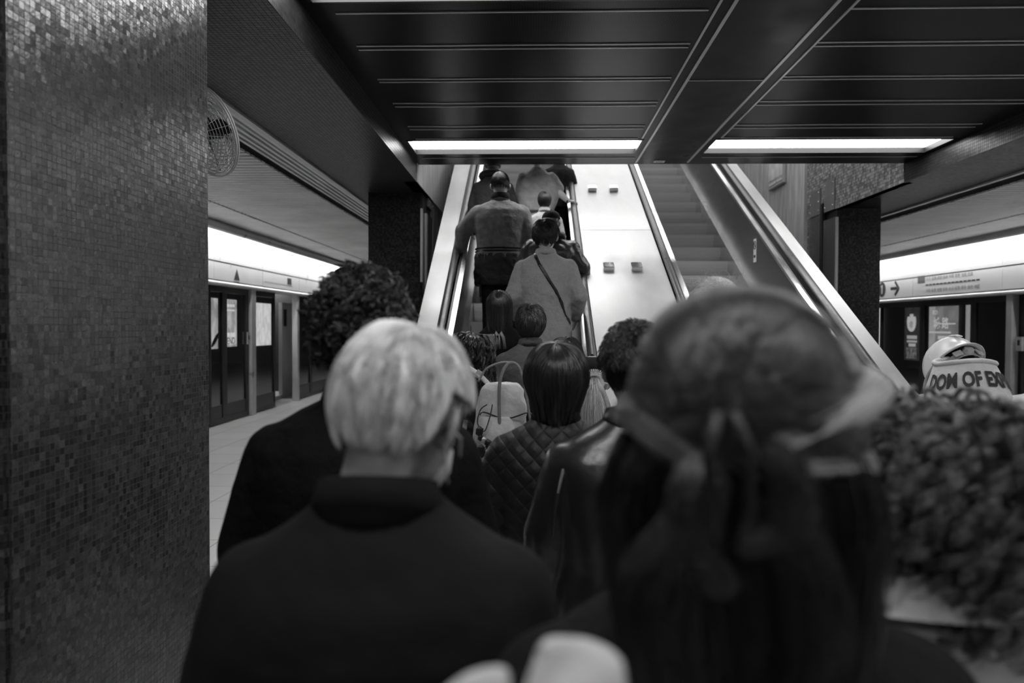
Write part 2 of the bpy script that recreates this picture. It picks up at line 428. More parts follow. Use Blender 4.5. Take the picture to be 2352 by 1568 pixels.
def face_left(p):    # plane facing -X: reading direction toward -Y
    return Matrix.Translation(p) @ Matrix(((0,0,-1,0),(-1,0,0,0),(0,1,0,0),(0,0,0,1)))
ink = mat('sign_ink', .03, .5); ink2 = mat('faint_print', .38, .5)
def host(hs, y):
    for h,a,b in hs:
        if a <= y <= b: return h
    return hs[-1][0]
# right: exit number, arrow, route map
p = atx(2026,665,RX-.004); h = host(HR, p.y)
bm = bmesh.new(); r=.17
bmesh.ops.create_circle(bm, cap_ends=True, segments=32, radius=r, matrix=face_left(p+Vector((-.001,0,0))))
dk = mesh_obj('number_disc', bm, ink, h)
bm = bmesh.new(); box(bm,p.x-.004,p.x-.002,p.y-.02,p.y+.02,p.z-.1,p.z+.1); box(bm,p.x-.004,p.x-.002,p.y+.0,p.y+.05,p.z+.055,p.z+.085)
mesh_obj('number_one', bm, M['white'], dk)
text_obj('printed_chinese', '月台', .12, ink2, h, face_left(atx(2009,652,RX-.004)))
p = atx(2055,663,RX-.004)
text_obj('arrow', '→', .5, ink, host(HR,p.y), face_left(p), bold=True)
a = atx(2126,654,RX-.004); b = atx(2252,642,RX-.004); h = host(HR,(a.y+b.y)/2)
ya, yb = a.y, b.y; zl = (a.z+b.z)/2
bm = bmesh.new(); n=14
for i in range(n):
    y = ya+(yb-ya)*i/n; box(bm,RX-.004,RX-.002,y-abs(yb-ya)/n*.78,y,zl-.012,zl+.012)
mesh_obj('route_line', bm, ink, h)
bm = bmesh.new(); y = ya+.05; box(bm,RX-.004,RX-.002,y-.02,y+.26,zl+.05,zl+.2)
mesh_obj('route_badge', bm, mat('badge_grey',.12,.5), h)
names = ['中環','佐敦','金鐘','旺角','太子','荃灣','葵芳','長沙']
for i in range(9):
    y = ya+(yb-ya)*(i+.5)/9
    text_obj('station_name', names[i%8], .08, ink2, h, face_left(Vector((RX-.004,y,zl-.12-.0))))
    if i!=0: text_obj('station_name', names[(i+3)%8], .08, ink2, h, face_left(Vector((RX-.004,y+.2,zl+.12))))
# left: triangle sign and route map
p = atx(544,637,LX+.004); h = host(HL,p.y)
bm = bmesh.new()
vs=[bm.verts.new(p+Vector(q)) for q in ((.002,-.12,-.05),(.002,.12,-.05),(.002,0,.15))]; bm.faces.new(vs)
box(bm,p.x,p.x+.002,p.y-.1,p.y+.1,p.z-.10,p.z-.08); box(bm,p.x,p.x+.002,p.y-.1,p.y+.1,p.z-.13,p.z-.115)
mesh_obj('warning_sign', bm, ink, h)
a = atx(608,646,LX+.004); b = atx(672,657,LX+.004); h = host(HL,(a.y+b.y)/2)
bm = bmesh.new(); zl=(a.z+b.z)/2
n=13
for i in range(n):
    y=a.y+(b.y-a.y)*i/n; box(bm,LX+.002,LX+.004,y,y+(b.y-a.y)/n*.8,zl-.007,zl+.007)
mesh_obj('route_line', bm, ink2, h)
p = atx(665,650,LX+.004)
bm = bmesh.new(); box(bm,LX+.002,LX+.005,p.y-.12,p.y+.12,p.z-.03,p.z+.1); mesh_obj('route_badge', bm, ink, h)
label_headers(HL,'left',{})
ORD=['first','second','third','fourth','fifth','sixth','seventh','eighth','ninth','tenth']
for hs,side in ((HL,'left'),(HR,'right')):
    for i_,(h,a,b) in enumerate(hs):
        ch = [c.name.split('.')[0] for c in h.children]
        if 'arrow' in ch: h['label']='white header panel with a black exit number disc and arrow over the right platform doors'
        elif 'route_line' in ch: h['label']=f'white header panel carrying the dashed route map over the {side} platform doors'
        elif 'warning_sign' in ch: h['label']='white header panel with a small dark triangle sign over the left platform doors'
        else: h['label']=f'plain white header panel over the {side} platform doors, {ORD[i_]} counting away from the camera'
        h['category']='header panel'; h['group']=f'header panels over the {side} platform doors'

# ---- platform screen doors
def screen_panel(X, s, ya, yb, ztop, label, group, kick=.32, mullion=False, bar=.075, handle=False):
    """glazed dark-framed panel between ya and yb"""
    e = empty('platform_screen_door', (X,(ya+yb)/2,0))
    x0,x1 = sorted((X+s*.02, X+s*.07))
    bm = bmesh.new()
    box(bm,x0,x1,ya,ya+bar,0.02,ztop); box(bm,x0,x1,yb-bar,yb,0.02,ztop)
    box(bm,x0,x1,ya+bar,yb-bar,ztop-.1,ztop); box(bm,x0,x1,ya+bar,yb-bar,.02,.1)
    mesh_obj('frame', bm, M['black'], e)
    bm = bmesh.new(); box(bm,x0+.01,x1-.01,ya+bar,yb-bar,.1,kick); mesh_obj('kick_plate', bm, M['dark'], e)
    bm = bmesh.new(); xm=(x0+x1)/2; box(bm,xm-.004,xm+.004,ya+bar,yb-bar,kick,ztop-.1); mesh_obj('glass', bm, M['glass'], e)
    if handle:
        yh = yb-bar/2; bm = bmesh.new(); xs = X+s*.015
        box(bm,min(xs,xs-s*.02),max(xs,xs-s*.02),yh-.045,yh+.045,1.30,1.52); hp = mesh_obj('handle_plate', bm, M['whitebar'], e)
        bm = bmesh.new(); xs2 = xs-s*.022
        box(bm,min(xs2,xs2-s*.004),max(xs2,xs2-s*.004),yh-.02,yh+.02,1.38,1.46); mesh_obj('lock', bm, M['black'], hp)
    tag(e, label, 'screen door', group)
    return e
def jamb(X, s, ya, yb, ztop, label):
    x0,x1 = sorted((X-s*.03, X+s*.09))
    o = boxo('door_post', (x0,x1,ya,yb,0,ztop), M['whitebar'], bevel=.008); tag(o,label,'door post','pale posts between the screen doors')
ztL = CAMZ+.635; ztR = CAMZ+.555
def yl(px): return LX*FPX/(px-1228)
def yr(px): return RX*FPX/(px-1228)
gl='screen door panels along the left platform'; gr_='screen door panels along the right platform'
screen_panel(LX,-1,9.3,yl(474),ztL,'dark-framed glass screen door on the left platform hidden beside the near pillar',gl)
screen_panel(LX,-1,yl(474)+.01,yl(508),ztL,'dark-framed glass screen door on the left platform right beside the near pillar',gl,bar=.05)
screen_panel(LX,-1,yl(508)+.005,yl(566),ztL,'dark-framed glass screen door left of the first pale post, with a lock plate',gl,handle=True,bar=.12)
jamb(LX,-1,yl(567),yl(577.5),ztL,'pale metal door post on the left platform, between two glass screen doors')
screen_panel(LX,-1,yl(578),yl(628),ztL,'dark-framed glass screen door between the pale post and the open train door',gl,bar=.06)
screen_panel(LX,-1,yl(680)+.0,yl(712),ztL,'farthest dark-framed glass screen door on the left platform beside the curly-haired head',gl)
screen_panel(LX,-1,yl(712)+.01,yl(712)+3.5,ztL,'dark-framed glass screen door on the left platform hidden behind the crowd',gl)
jamb(LX,-1,yl(675),yl(679.6),ztL,'pale metal door post beyond the open train door')
screen_panel(RX,1,6.5,yr(2318)-.01,ztR,'dark-framed glass screen door at the right photo edge',gr_)
screen_panel(RX,1,yr(2318),yr(2300),ztR,'narrow dark screen door leaf with a lock plate right of the helmeted person',gr_,handle=True,bar=.1) if 0 else None
p1,p2 = yr(2304),yr(2290)
jamb(RX,1,p1,p2,ztR,'pale metal door post on the right platform just right of the white helmet')
screen_panel(RX,1,p2+.01,yr(2212),ztR,'wide dark-framed glass screen door directly behind the white helmet',gr_)
screen_panel(RX,1,yr(2212)+.01,yr(2100),ztR,'dark-framed glass screen door in front of the lit poster with Chinese characters',gr_)
screen_panel(RX,1,yr(2100)+.01,yr(2006),ztR,'dark-framed glass screen door in front of the round-emblem sign',gr_)
# lock plate by the right photo edge
e = boxo('lock_plate', (RX-.02,RX+.02,yr(2325),yr(2312),1.27,1.5), M['whitebar']); 
tag(e,'small pale lock plate on the dark screen door at the right photo edge','lock plate')
bm = bmesh.new(); box(bm,RX-.024,RX-.02,yr(2321),yr(2316),1.36,1.45); mesh_obj('lock', bm, M['black'], e)

# ---- what stands behind the glass, left: the train
def noise_emit(name, lo, hi, scale, stretch=(1,1,1), strength=1.0):
    m, nt, b = newmat(name); L = nt.links
    tc = N(nt,'ShaderNodeTexCoord'); mp = N(nt,'ShaderNodeMapping'); mp.inputs['Scale'].default_value = stretch; L.new(tc.outputs['Object'], mp.inputs[0])
    no = N(nt,'ShaderNodeTexNoise', i_Scale=scale, i_Detail=5.0, i_Distortion=.6); L.new(mp.outputs[0], no.inputs['Vector'])
    mr = N(nt,'ShaderNodeMapRange', i_1=.35, i_2=.65, i_3=lo, i_4=hi); L.new(no.outputs[0], mr.inputs[0])
    L.new(mr.outputs[0], b.inputs['Emission Color']); b.inputs['Emission Strength'].default_value = strength
    b.inputs['Base Color'].default_value=g3(.1)
    return m
TX = -5.62
train = empty('train', (TX-.6,12,0))
bm = bmesh.new(); box(bm,TX-1.6,TX-.06,2.5,TX*FPX/(632-1228),.05,3.0); box(bm,TX-1.6,TX-.06,TX*FPX/(676-1228),24,.05,3.0)
mesh_obj('car_body', bm, mat('train_body',.03,.35), train)
wm1 = noise_emit('window_view', .35,.75,7,(1,1,.6),1.5); wm2 = noise_emit('window_bright', .7,1.0,9,(1,1,.6),1.7)
def yt(px): return TX*FPX/(px-1228)
def win(px0,px1,z0,z1,m,nm='window'):
    ya = TX*FPX/(px0-1228); yb = TX*FPX/(px1-1228)
    bm = bmesh.new(); box(bm,TX-.06,TX-.045,min(ya,yb),max(ya,yb),z0,z1)
    w_ = mesh_obj(nm, bm, m, train); return w_, ya, yb
w_,ya,yb = win(455,497,1.22,2.12,wm1)
bm = bmesh.new(); c=Vector((TX-.04,TX*FPX/(490-1228),1.38)); bmesh.ops.create_uvsphere(bm,u_segments=16,v_segments=8,radius=1,matrix=Matrix.Translation(c)@Matrix.Rotation(-.9,4,'X')@Matrix.Diagonal((.01,.05,.2,1)))
mesh_obj('hanging_strap', bm, M['dark'], w_)
w_,ya,yb = win(517,541,1.24,2.12,wm1)
for z0,z1 in ((1.98,2.03),(1.90,1.935),(1.42,1.5)):
    bm = bmesh.new(); box(bm,TX-.044,TX-.042,ya,yb-.1,z0,z1); mesh_obj('poster_band', bm, wm2, w_)
bm = bmesh.new(); box(bm,TX-.044,TX-.042,ya,yb-.1,1.28,1.40); pb=mesh_obj('poster_caption', bm, wm2, w_)
text_obj('printed_letters','END',.17,M['dark'],w_,face_right(Vector((TX-.04,(ya+yb)/2-.04,1.34))))
win(583.5,621,1.22,2.10,wm2)
w_,ya,yb = win(452,454,1.22,2.1,wm1)
# open train door with pale interior
bm = bmesh.new(); ya=yt(632); yb=yt(676)
box(bm,TX-1.5,TX-1.45,ya,yb,.1,2.4); mesh_obj('interior_wall', bm, mat('car_interior',.7,.4), train)
bm = bmesh.new(); box(bm,TX-.12,TX-.04,yt(646),yt(672),.08,2.15); dr = mesh_obj('sliding_door', bm, mat('car_door',.55,.35), train)
bm = bmesh.new(); yc_=yt(652); box(bm,TX-.036,TX-.03,yc_-.07,yc_+.12,1.62,2.0); mesh_obj('door_window', bm, M['dark'], dr)
bm = bmesh.new(); box(bm,TX-1.45,TX-.05,ya,yb,.0,.08); mesh_obj('car_floor', bm, mat('car_floor',.5,.4), train)
bm = bmesh.new(); box(bm,TX-1.4,TX-.3,ya,yb,2.45,2.5); mesh_obj('interior_light', bm, emit('car_light',6.0), train)
tag(train,'dark metro train with lit windows standing behind the left screen doors','train')
# ---- behind the right glass: wall of the track with lit posters
o = boxo('wall_track_right', (RX+1.91,RX+2.0,4,26,-.5,4), M['black']); o['kind']='structure'
o = boxo('wall_track_left', (-8.2,-8.1,2,26,-.5,4), M['black']); o['kind']='structure'
PX_ = RX+1.85
def ypx(px): return PX_*FPX/(px-1228)
def zpx(py,px): return CAMZ+(748-py)/FPX*ypx(px)
e = empty('lit_sign', (PX_, ypx(2078), 1.6))
bm = bmesh.new(); box(bm,PX_,PX_+.05,ypx(2092),ypx(2063),zpx(822,2078),zpx(703,2078)); mesh_obj('board', bm, noise_emit('sign_dim',.03,.06,6), e)
bm = bmesh.new(); c=Vector((PX_-.005,ypx(2078.5),zpx(738,2078)))
pts=[]
hw=.15; hh=.215
prof=[(-.4,1),(-.4,.72),(-.9,.72),(-1,.35),(-1,-.1),(-.85,-.55),(-.5,-.88),(0,-1),(.5,-.88),(.85,-.55),(1,-.1),(1,.35),(.9,.72),(.4,.72),(.4,1)]
sw_=(ypx(2068)-ypx(2088))/2; sh_=(zpx(717,2078)-zpx(757,2078))/2
vs=[bm.verts.new((c.x,c.y-u*sw_,c.z+v*sh_)) for u,v in prof]; bm.faces.new(vs)
em = mesh_obj('emblem', bm, emit('emblem_glow',.85), e)
bm = bmesh.new(); vs=[bm.verts.new((c.x-.003,c.y+math.cos(t)*sw_*.45,c.z-sh_*.15+math.sin(t)*sh_*.42)) for t in [2*PI*k/20 for k in range(20)]]; bm.faces.new(vs); mesh_obj('emblem_centre', bm, emit('emblem_mid',.5), em)
bm = bmesh.new()
for a_,b_ in ((774,766),(782,777)): box(bm,PX_-.006,PX_,ypx(2091),ypx(2069),zpx(a_,2078),zpx(b_,2078))
mesh_obj('caption_bars', bm, emit('bar_glow',.6), e)
bm = bmesh.new(); box(bm,PX_-.006,PX_,ypx(2088),ypx(2073),zpx(791,2078),zpx(784,2078)); mesh_obj('caption_top', bm, emit('cap_glow',.7), e)
bm = bmesh.new(); box(bm,PX_-.006,PX_,ypx(2090),ypx(2068),zpx(818,2078),zpx(793,2078)); mesh_obj('picture', bm, noise_emit('sign_pic',.04,.35,14), e)
tag(e,'narrow dim sign with a bright round emblem behind the right screen doors','sign')
e = empty('lit_poster', (PX_, ypx(2147), 1.6))
bm = bmesh.new(); box(bm,PX_,PX_+.05,ypx(2177.5),ypx(2117),zpx(838,2147),zpx(700,2147)); mesh_obj('board', bm, noise_emit('poster_grey',.26,.4,3), e)
bm = bmesh.new(); box(bm,PX_-.004,PX_,ypx(2131),ypx(2117.5),zpx(836,2147),zpx(700,2147)); mesh_obj('side_band', bm, noise_emit('poster_light',.5,.62,3), e)
hgt = zpx(725,2147)-zpx(752,2147)
cg = emit('poster_glyph',.85)
text_obj('printed_chinese','城 路', hgt*1.0, cg, e, face_left(Vector((PX_-.01,ypx(2144),zpx(740,2147)))), bold=True)
text_obj('printed_heading','旺角', hgt*.4, cg, e, face_left(Vector((PX_-.01,ypx(2131),zpx(714,2147)))), bold=True)
bm = bmesh.new(); box(bm,PX_-.008,PX_-.004,ypx(2176),ypx(2137),zpx(741,2147),zpx(738,2147)); box(bm,PX_-.008,PX_-.004,ypx(2166),ypx(2118),zpx(761,2147),zpx(757,2147)); box(bm,PX_-.008,PX_-.004,ypx(2165),ypx(2138),zpx(775,2147),zpx(767,2147))
mesh_obj('printed_lines', bm, cg, e)
bm = bmesh.new(); box(bm,PX_-.008,PX_-.004,ypx(2124.5),ypx(2120),zpx(810,2147),zpx(793,2147)); mesh_obj('dark_mark', bm, M['dark'], e)
tag(e,'tall lit poster with white Chinese characters behind the right screen doors','poster')
bm = bmesh.new(); box(bm,PX_,PX_+.05,ypx(2206),ypx(2198),.6,zpx(697,2201)); o = mesh_obj('lit_panel_edge', bm, emit('edge_glow',.5)); tag(o,'thin bright vertical light strip right of the lit poster','light strip')
bm = bmesh.new(); box(bm,PX_,PX_+.05,ypx(2009),ypx(2001),.6,zpx(705,2005)); o = mesh_obj('lit_panel_edge', bm, emit('edge_glow2',.6)); tag(o,'thin bright vertical light strip just right of the right tiled pillar','light strip')

# ================================================================ escalator shaft
SL = 945/FPX; D0 = 4.738
def zs(d): return SL*(d-D0)                 # nosing line
DTOP = 15.5
def band(bm, x0,x1,h0,h1,d0=5.2,d1=DTOP):
    prism_x(bm, [(d0,zs(d0)+h0),(d1,zs(d1)+h0),(d1,zs(d1)+h1),(d0,zs(d0)+h1)], x0,x1)
def wedge(bm,x0,x1,h1,d0=5.2,d1=DTOP):       # solid from the floor up to the sloping top
    prism_x(bm, [(d0,0.0),(d1,0.0),(d1,zs(d1)+h1),(d0,zs(d0)+h1)], x0,x1)
# side walls of the shaft
def wall_poly(name, X0,X1, mat_, d0, zt=9.5):
    bm = bmesh.new(); box(bm,X0,X1,d0,17,0,zt); o = mesh_obj(name,bm,mat_); o['kind']='structure'; return o
wall_poly('wall_left', -1.47,-1.37, M['plaster'], 9.4)
bm = bmesh.new(); prism_x(bm,[(8.05,BZ-.0),(17,BZ),(17,9.5),(8.05,9.5)],-1.47,-1.322); o = mesh_obj('wall_left_upper',bm,M['plaster']); o['kind']='structure'
wall_poly('wall_right', 4.10,4.2, M['mosaic_wall'], 10.6)
bm = bmesh.new(); box(bm,4.092,4.2,8.16,17,BZ+.0,9.5); o = mesh_obj('wall_right_upper',bm,M['mosaic_wall']); o['kind']='structure'
# stone cladding at the foot of the right shaft wall, parallel to the slope
bm = bmesh.new()
prism_x(bm,[(11.0,.5),(17,.5),(17,zs(17)+1.35),(11.35,zs(11.35)+1.35),(11.0,zs(11.35)+.95)],4.05,4.10); o = mesh_obj('trim_6',bm,M['plaster']); o['kind']='structure'
o = boxo('wall_shaft_end',(-1.47,4.2,17,17.1,0,10),M['plaster']); o['kind']='structure'
bm = bmesh.new(); prism_x(bm,[(DE,CZ+2.85),(17,9.4),(17,9.5),(DE,CZ+2.95)],-1.47,4.2); o = mesh_obj('ceiling',bm,M['white']); o['kind']='structure'
# fill between left/right decks and the walls
for i,d in enumerate((8.9,11.0,13.1,15.2)):
    z = CZ+2.85+(9.4-CZ-2.85)*(d-DE)/(17-DE)-.1
    e = empty('shaft_light',(1.4,d,z))
    mesh_obj('housing',(lambda b:(box(b,-1.2,3.9,d-.2,d+.2,z,z+.06),b)[1])(bmesh.new()),M['white'],e)
    mesh_obj('diffuser',(lambda b:(box(b,-1.15,3.85,d-.16,d+.16,z-.012,z),b)[1])(bmesh.new()),M['glow_shaft'],e)
    tag(e,'long light in the escalator shaft above the low ceiling, '+['nearest','second','third','farthest'][i]+' up the slope','shaft light','lights in the escalator shaft')

def handrail(x, h, label=None):
    """sloping rail with a level run and a rounded return at the foot"""
    pts = []
    d1 = 5.35
    for i in range(12): 
        d = DTOP-(DTOP-d1)*i/11; pts.append(Vector((x,d,zs(d)+h)))
    zl = zs(d1)+h
    pts += [Vector((x,5.1,zl-.1)),Vector((x,4.85,zl-.16)),Vector((x,4.5,zl-.18)),Vector((x,4.1,zl-.18))]
    cz = zl-.18-.33
    for k in range(1,9):
        t = PI/2+PI*k/8; pts.append(Vector((x,4.1+.33*math.cos(t),cz+.33*math.sin(t))))
    return pts
def escalator(side, panels, steps, deck, label, phase, matpanel):
    e = empty('escalator', ((steps[0]+steps[1])/2, D0, 0))
    for (x0,x1,hx,ps) in panels:   # rail x-range, inner panel x, which side
        xc = (x0+x1)/2
        bm = bmesh.new(); pts = handrail(xc,.90); tube(bm, pts, (x1-x0)/2, n=12, flat=.55); mesh_obj('handrail', bm, M['rubber'], e, smooth=True)
        bm = bmesh.new()
        poly = [(p.y,p.z-.04) for p in pts[:-8]]+[(3.9,.55),(3.9,.3),(4.2,.02),(DTOP,.02)]
        # panel as strips so the concave outline stays clean
        top = [(p.y,p.z-.04) for p in pts[:-8]][::-1]
        top = [(3.85,.45)]+top if top[0][0]>3.85 else top
        for (ya,za),(yb,zb) in zip(top[:-1],top[1:]):
            if yb-ya < 1e-4: continue
            lo_a = max(.0,zs(ya)-.3); lo_b = max(.0,zs(yb)-.3)
            a_,b_ = sorted((hx, hx+ps*.03))
            prism_x(bm,[(ya,lo_a),(yb,lo_b),(yb,zb),(ya,za)],a_,b_)
        mesh_obj('balustrade', bm, matpanel, e)
        # bright strips each side of the rail and the skirting ledge
        bm = bmesh.new(); inner = hx-ps*.0
        a_,b_ = sorted((hx-ps*.045, hx+ps*.002)); band(bm,a_,b_,.84,.875)
        mesh_obj('rail_strip', bm, M['steel_strip'], e)
        bm = bmesh.new(); a_,b_ = sorted((hx-ps*.055, hx)); band(bm,a_,b_,.10,.13)
        band(bm,a_+.0,b_,-.25,.10) 
        mesh_obj('skirting', bm, M['steel_strip'], e)
    n = 0
    pitch = .3629
    d = phase
    while d > 5.0: d -= pitch
    first = None
    while d < DTOP-.3:
        z = max(zs(d),0.02); zprev = max(zs(d-pitch),0.0)
        bm = bmesh.new()
        prof = [(d,z),(d+pitch+.01,z),(d+pitch+.01,z-.04),(d+.06,z-.04)]+[(d+.03*math.sin(PI*.5*(1-t))+.0, z-.04-(z-zprev)*1.0*t) for t in (.0,.35,.7,1.0)][::-1][:0]
        rz = z-zprev
        curve = [(d+.10*(t**2), z-rz*t) for t in (0,.2,.4,.6,.8,1.0)]
        prof = curve+[(d+.13,z-rz),(d+.13,z-.05),(d+pitch+.1,z-.05),(d+pitch+.1,z)]
        prism_x(bm, prof, steps[0], steps[1])
        mesh_obj('step', bm, M['step'], e)
        d += pitch; n += 1
    bm = bmesh.new(); box(bm,steps[0],steps[1],3.9,5.0,.0,.025); mesh_obj('landing_plate', bm, M['step'], e)
    for (x0,x1,h) in deck:
        bm = bmesh.new(); wedge(bm,x0,x1,h,d0=5.3); 
        prism_x(bm,[(4.0,0.),(5.3,0.),(5.3,zs(5.3)+h),(5.0,zs(5.3)+h-.12),(4.6,zs(5.3)+h-.17),(4.0,zs(5.3)+h-.17)],x0,x1)
        mesh_obj('deck', bm, M['steel'], e)
    tag(e,label,'escalator','pair of escalators leading up')
    return e
PH = 12.31
escL = escalator('left', [(-.86,-.785,-.745,-1),(.42,.485,.43,1)], (-.68,.40), [(-1.06,-.865,.88)], 'left escalator crowded with people riding up', PH+.1, M['esc_shaded'])
def splay(o, k0, k1):
    for v in o.data.vertices:
        if v.co.x < -.68:
            v.co.x -= (k0 + k1*(-v.co.x-.69)/.37)*(v.co.y-8)
for c in escL.children:
    if c.name.split('.')[0] != 'step': splay(c, .008, .022)
escR = escalator('right', [(1.275,1.345,1.36,-1),(2.515,2.6,2.46,1)], (1.40,2.42), [(2.61,2.75,.88)], 'right escalator with bare empty steps', PH, M['esc_panel'])
# notice sticker on the right balustrade
def inc(X,d,h): return Vector((X,d,zs(d)+h))
a = atx(1735,575,2.455); 
bm = bmesh.new(); box(bm,2.452,2.457,a.y-.035,a.y+.06,a.z-.13,a.z+.13); st = mesh_obj('warning_sticker', bm, M['white'], escR)
bm = bmesh.new(); tube(bm,[(2.45,a.y+.012+.035*math.cos(t),a.z+.06+.045*math.sin(t)) for t in [2*PI*k/20 for k in range(20)]],.004,n=5,closed=True); tube(bm,[(2.45,a.y-.012,a.z+.03),(2.45,a.y+.035,a.z+.09)],.004,n=5)
box(bm,2.449,2.4515,a.y-.015,a.y+.04,a.z-.08,a.z-.05)
mesh_obj('printed_symbol', bm, ink, st)
# stainless panel between the escalators
e = empty('centre_panel',(.88,8,0))
bm = bmesh.new(); dse = atx(1400,507,1.0).y
dse = 7.92
wedge(bm,.495,1.265,.88,d0=4.2,d1=dse-.004); wedge(bm,.495,1.265,.88,d0=dse+.004); mesh_obj('panel', bm, M['steel'], e)
bm = bmesh.new(); wedge(bm,.5,1.26,.876,d0=dse-.01,d1=dse+.01); mesh_obj('joint', bm, M['steel_strip'], e)
def on_deck(px,py,h):   # meet the sloping plane at height h over the nosing line
    v = ray(px,py); t = (CAMZ - (-SL*D0+h))/(SL*v.y - v.z); return Vector((0,0,CAMZ))+v*t
for px,py in ((1360,437),(1409,437),(1397.5,618),(1461.5,618)):
    p = on_deck(px,py,.88)
    bm = bmesh.new()
    n_ = Vector((0,-SL,1)).normalized(); u_ = Vector((0,1,SL)).normalized()
    bmesh.ops.create_cube(bm,size=1,matrix=Matrix.Translation(p+n_*.025)@Matrix((( .105,0,0,0),(0,u_.y*.11,n_.y*.055,0),(0,u_.z*.11,n_.z*.055,0),(0,0,0,1))))
    bmesh.ops.bevel(bm, geom=bm.edges[:], offset=.006, segments=2, affect='EDGES')
    mesh_obj('anti_slide_stud', bm, M['steel_strip'], e)
tag(e,'wide sloping stainless steel panel with studs between the two escalators','metal panel')

# guard plates by the pillars
def guard(X, d0,d1,z0,z1, m, label, studs=True, grp=None):
    o = boxo('guard_plate',(X-.01,X+.01,d0,d1,z0,z1),m,bevel=.003)
    tag(o,label,'guard plate',grp)
    if studs:
        for yy in (d0+.04,d1-.04):
            for k in range(3):
                bm = bmesh.new(); z = z0+.06+(z1-z0-.12)*k/2; s=-1 if X>0 else 1
                bmesh.ops.create_uvsphere(bm,u_segments=8,v_segments=6,radius=.012,matrix=Matrix.Translation((X+s*.012,yy,z))); mesh_obj('bolt',bm,M['steel_strip'],o)
XR = 4.085
def yg(px): return XR*FPX/(px-1228)
def zg(py,px): return CAMZ+(748-py)/FPX*yg(px)
guard(XR,yg(1904),yg(1881),zg(486,1892),zg(416,1892),M['steel_plate'],'upper bolted metal plate on the right shaft wall nearest the tiled pillar')
guard(XR,yg(1872),yg(1849),zg(498,1860),zg(440,1860),M['steel_plate'],'upper bolted metal plate on the right shaft wall farther up the escalator')
guard(XR,yg(1908),yg(1880),0,zg(503,1895),M['guard_glass'],'clear guard screen between the right escalator and the tiled pillar',False)
guard(XR,yg(1874),yg(1848),0,zg(500,1860),M['guard_glass'],'clear guard screen on the right wall, farther up the escalator',False)
bm = bmesh.new(); box(bm,XR-.02,XR+.02,yg(1879),yg(1874),0,zg(470,1876)); o=mesh_obj('guard_post',bm,M['dark']); tag(o,'dark upright post between the two right guard screens','post')
bm = bmesh.new(); box(bm,XR-.02,XR+.01,yg(1911),yg(1909),0,zg(500,1909)); o=mesh_obj('guard_post',bm,M['trimb']); tag(o,'bright thin post edge at the right tiled pillar','post')
XL = -1.355
def yg2(px): return XL*FPX/(px-1228)
def zg2(py,px): return CAMZ+(748-py)/FPX*yg2(px)
bm = bmesh.new(); box(bm,XL-.015,XL+.01,yg2(967),yg2(968.5),zg2(648,968),zg2(480,968)); o=mesh_obj('guard_post',bm,M['trimb']); tag(o,'thin bright upright edge at the corner of the left tiled pillar','post')
bm = bmesh.new(); box(bm,XL-.015,XL+.01,yg2(977),yg2(979.5),zg2(672,978),zg2(491,978)); o=mesh_obj('guard_post',bm,M['trimb']); tag(o,'second thin bright upright beside the left escalator deck','post')
guard(XL,yg2(980),yg2(990),0,zg2(497,985),M['guard_glass'],'clear guard screen between the left pillar and the escalator deck',False)
guard(XL,yg2(981),yg2(991),zg2(480,986),zg2(404,986),M['steel_plate'],'upper bolted metal plate on the left shaft wall nearest the pillar')
guard(XL+.0,yg2(992),yg2(999),1.6,zg2(420,995),M['steel_plate'],'tall bolted metal plate on the left shaft wall farther up')
# posters on the shaft walls
def poster(X, s, ya,yb,z0,z1,label):
    e = boxo('wall_poster',(min(X,X+s*.05),max(X,X+s*.05),ya,yb,z0,z1),M['trim'],bevel=.012)
    bm = bmesh.new(); xs = X+s*.052; box(bm,min(xs,xs+s*.004),max(xs,xs+s*.004),ya+.05,yb-.05,z0+.14,z1-.05)
    mesh_obj('poster_sheet',bm,mat('poster_paper',.7,.4,var=.25,vscale=5),e)
    bm = bmesh.new(); box(bm,min(xs,xs+s*.005),max(xs,xs+s*.005),ya+.06,ya+.3,z0+.06,z0+.1); box(bm,min(xs,xs+s*.005),max(xs,xs+s*.005),ya+.36,yb-.08,z0+.06,z0+.1)
    box(bm,min(xs,xs+s*.005),max(xs,xs+s*.005),ya+.06,ya+.3,z0+.11,z0+.125)
    mesh_obj('caption_lines',bm,M['white'],e)
    tag(e,label,'poster')
XRW = 4.05
ya = XRW*FPX/(1795-1228); yb = XRW*FPX/(1760-1228)
poster(XRW,-1,ya,yb,CAMZ+(748-432)/FPX*((ya+yb)/2),CAMZ+(748-432)/FPX*((ya+yb)/2)+1.4,'framed poster on the right shaft wall, cut off by the low ceiling')
ya = -1.37*FPX/(1021-1228); yb=ya+1.0
poster(-1.37,1,ya,yb,CAMZ+(748-422)/FPX*ya,CAMZ+(748-422)/FPX*ya+1.5,'framed poster on the left shaft wall beside the escalator deck')

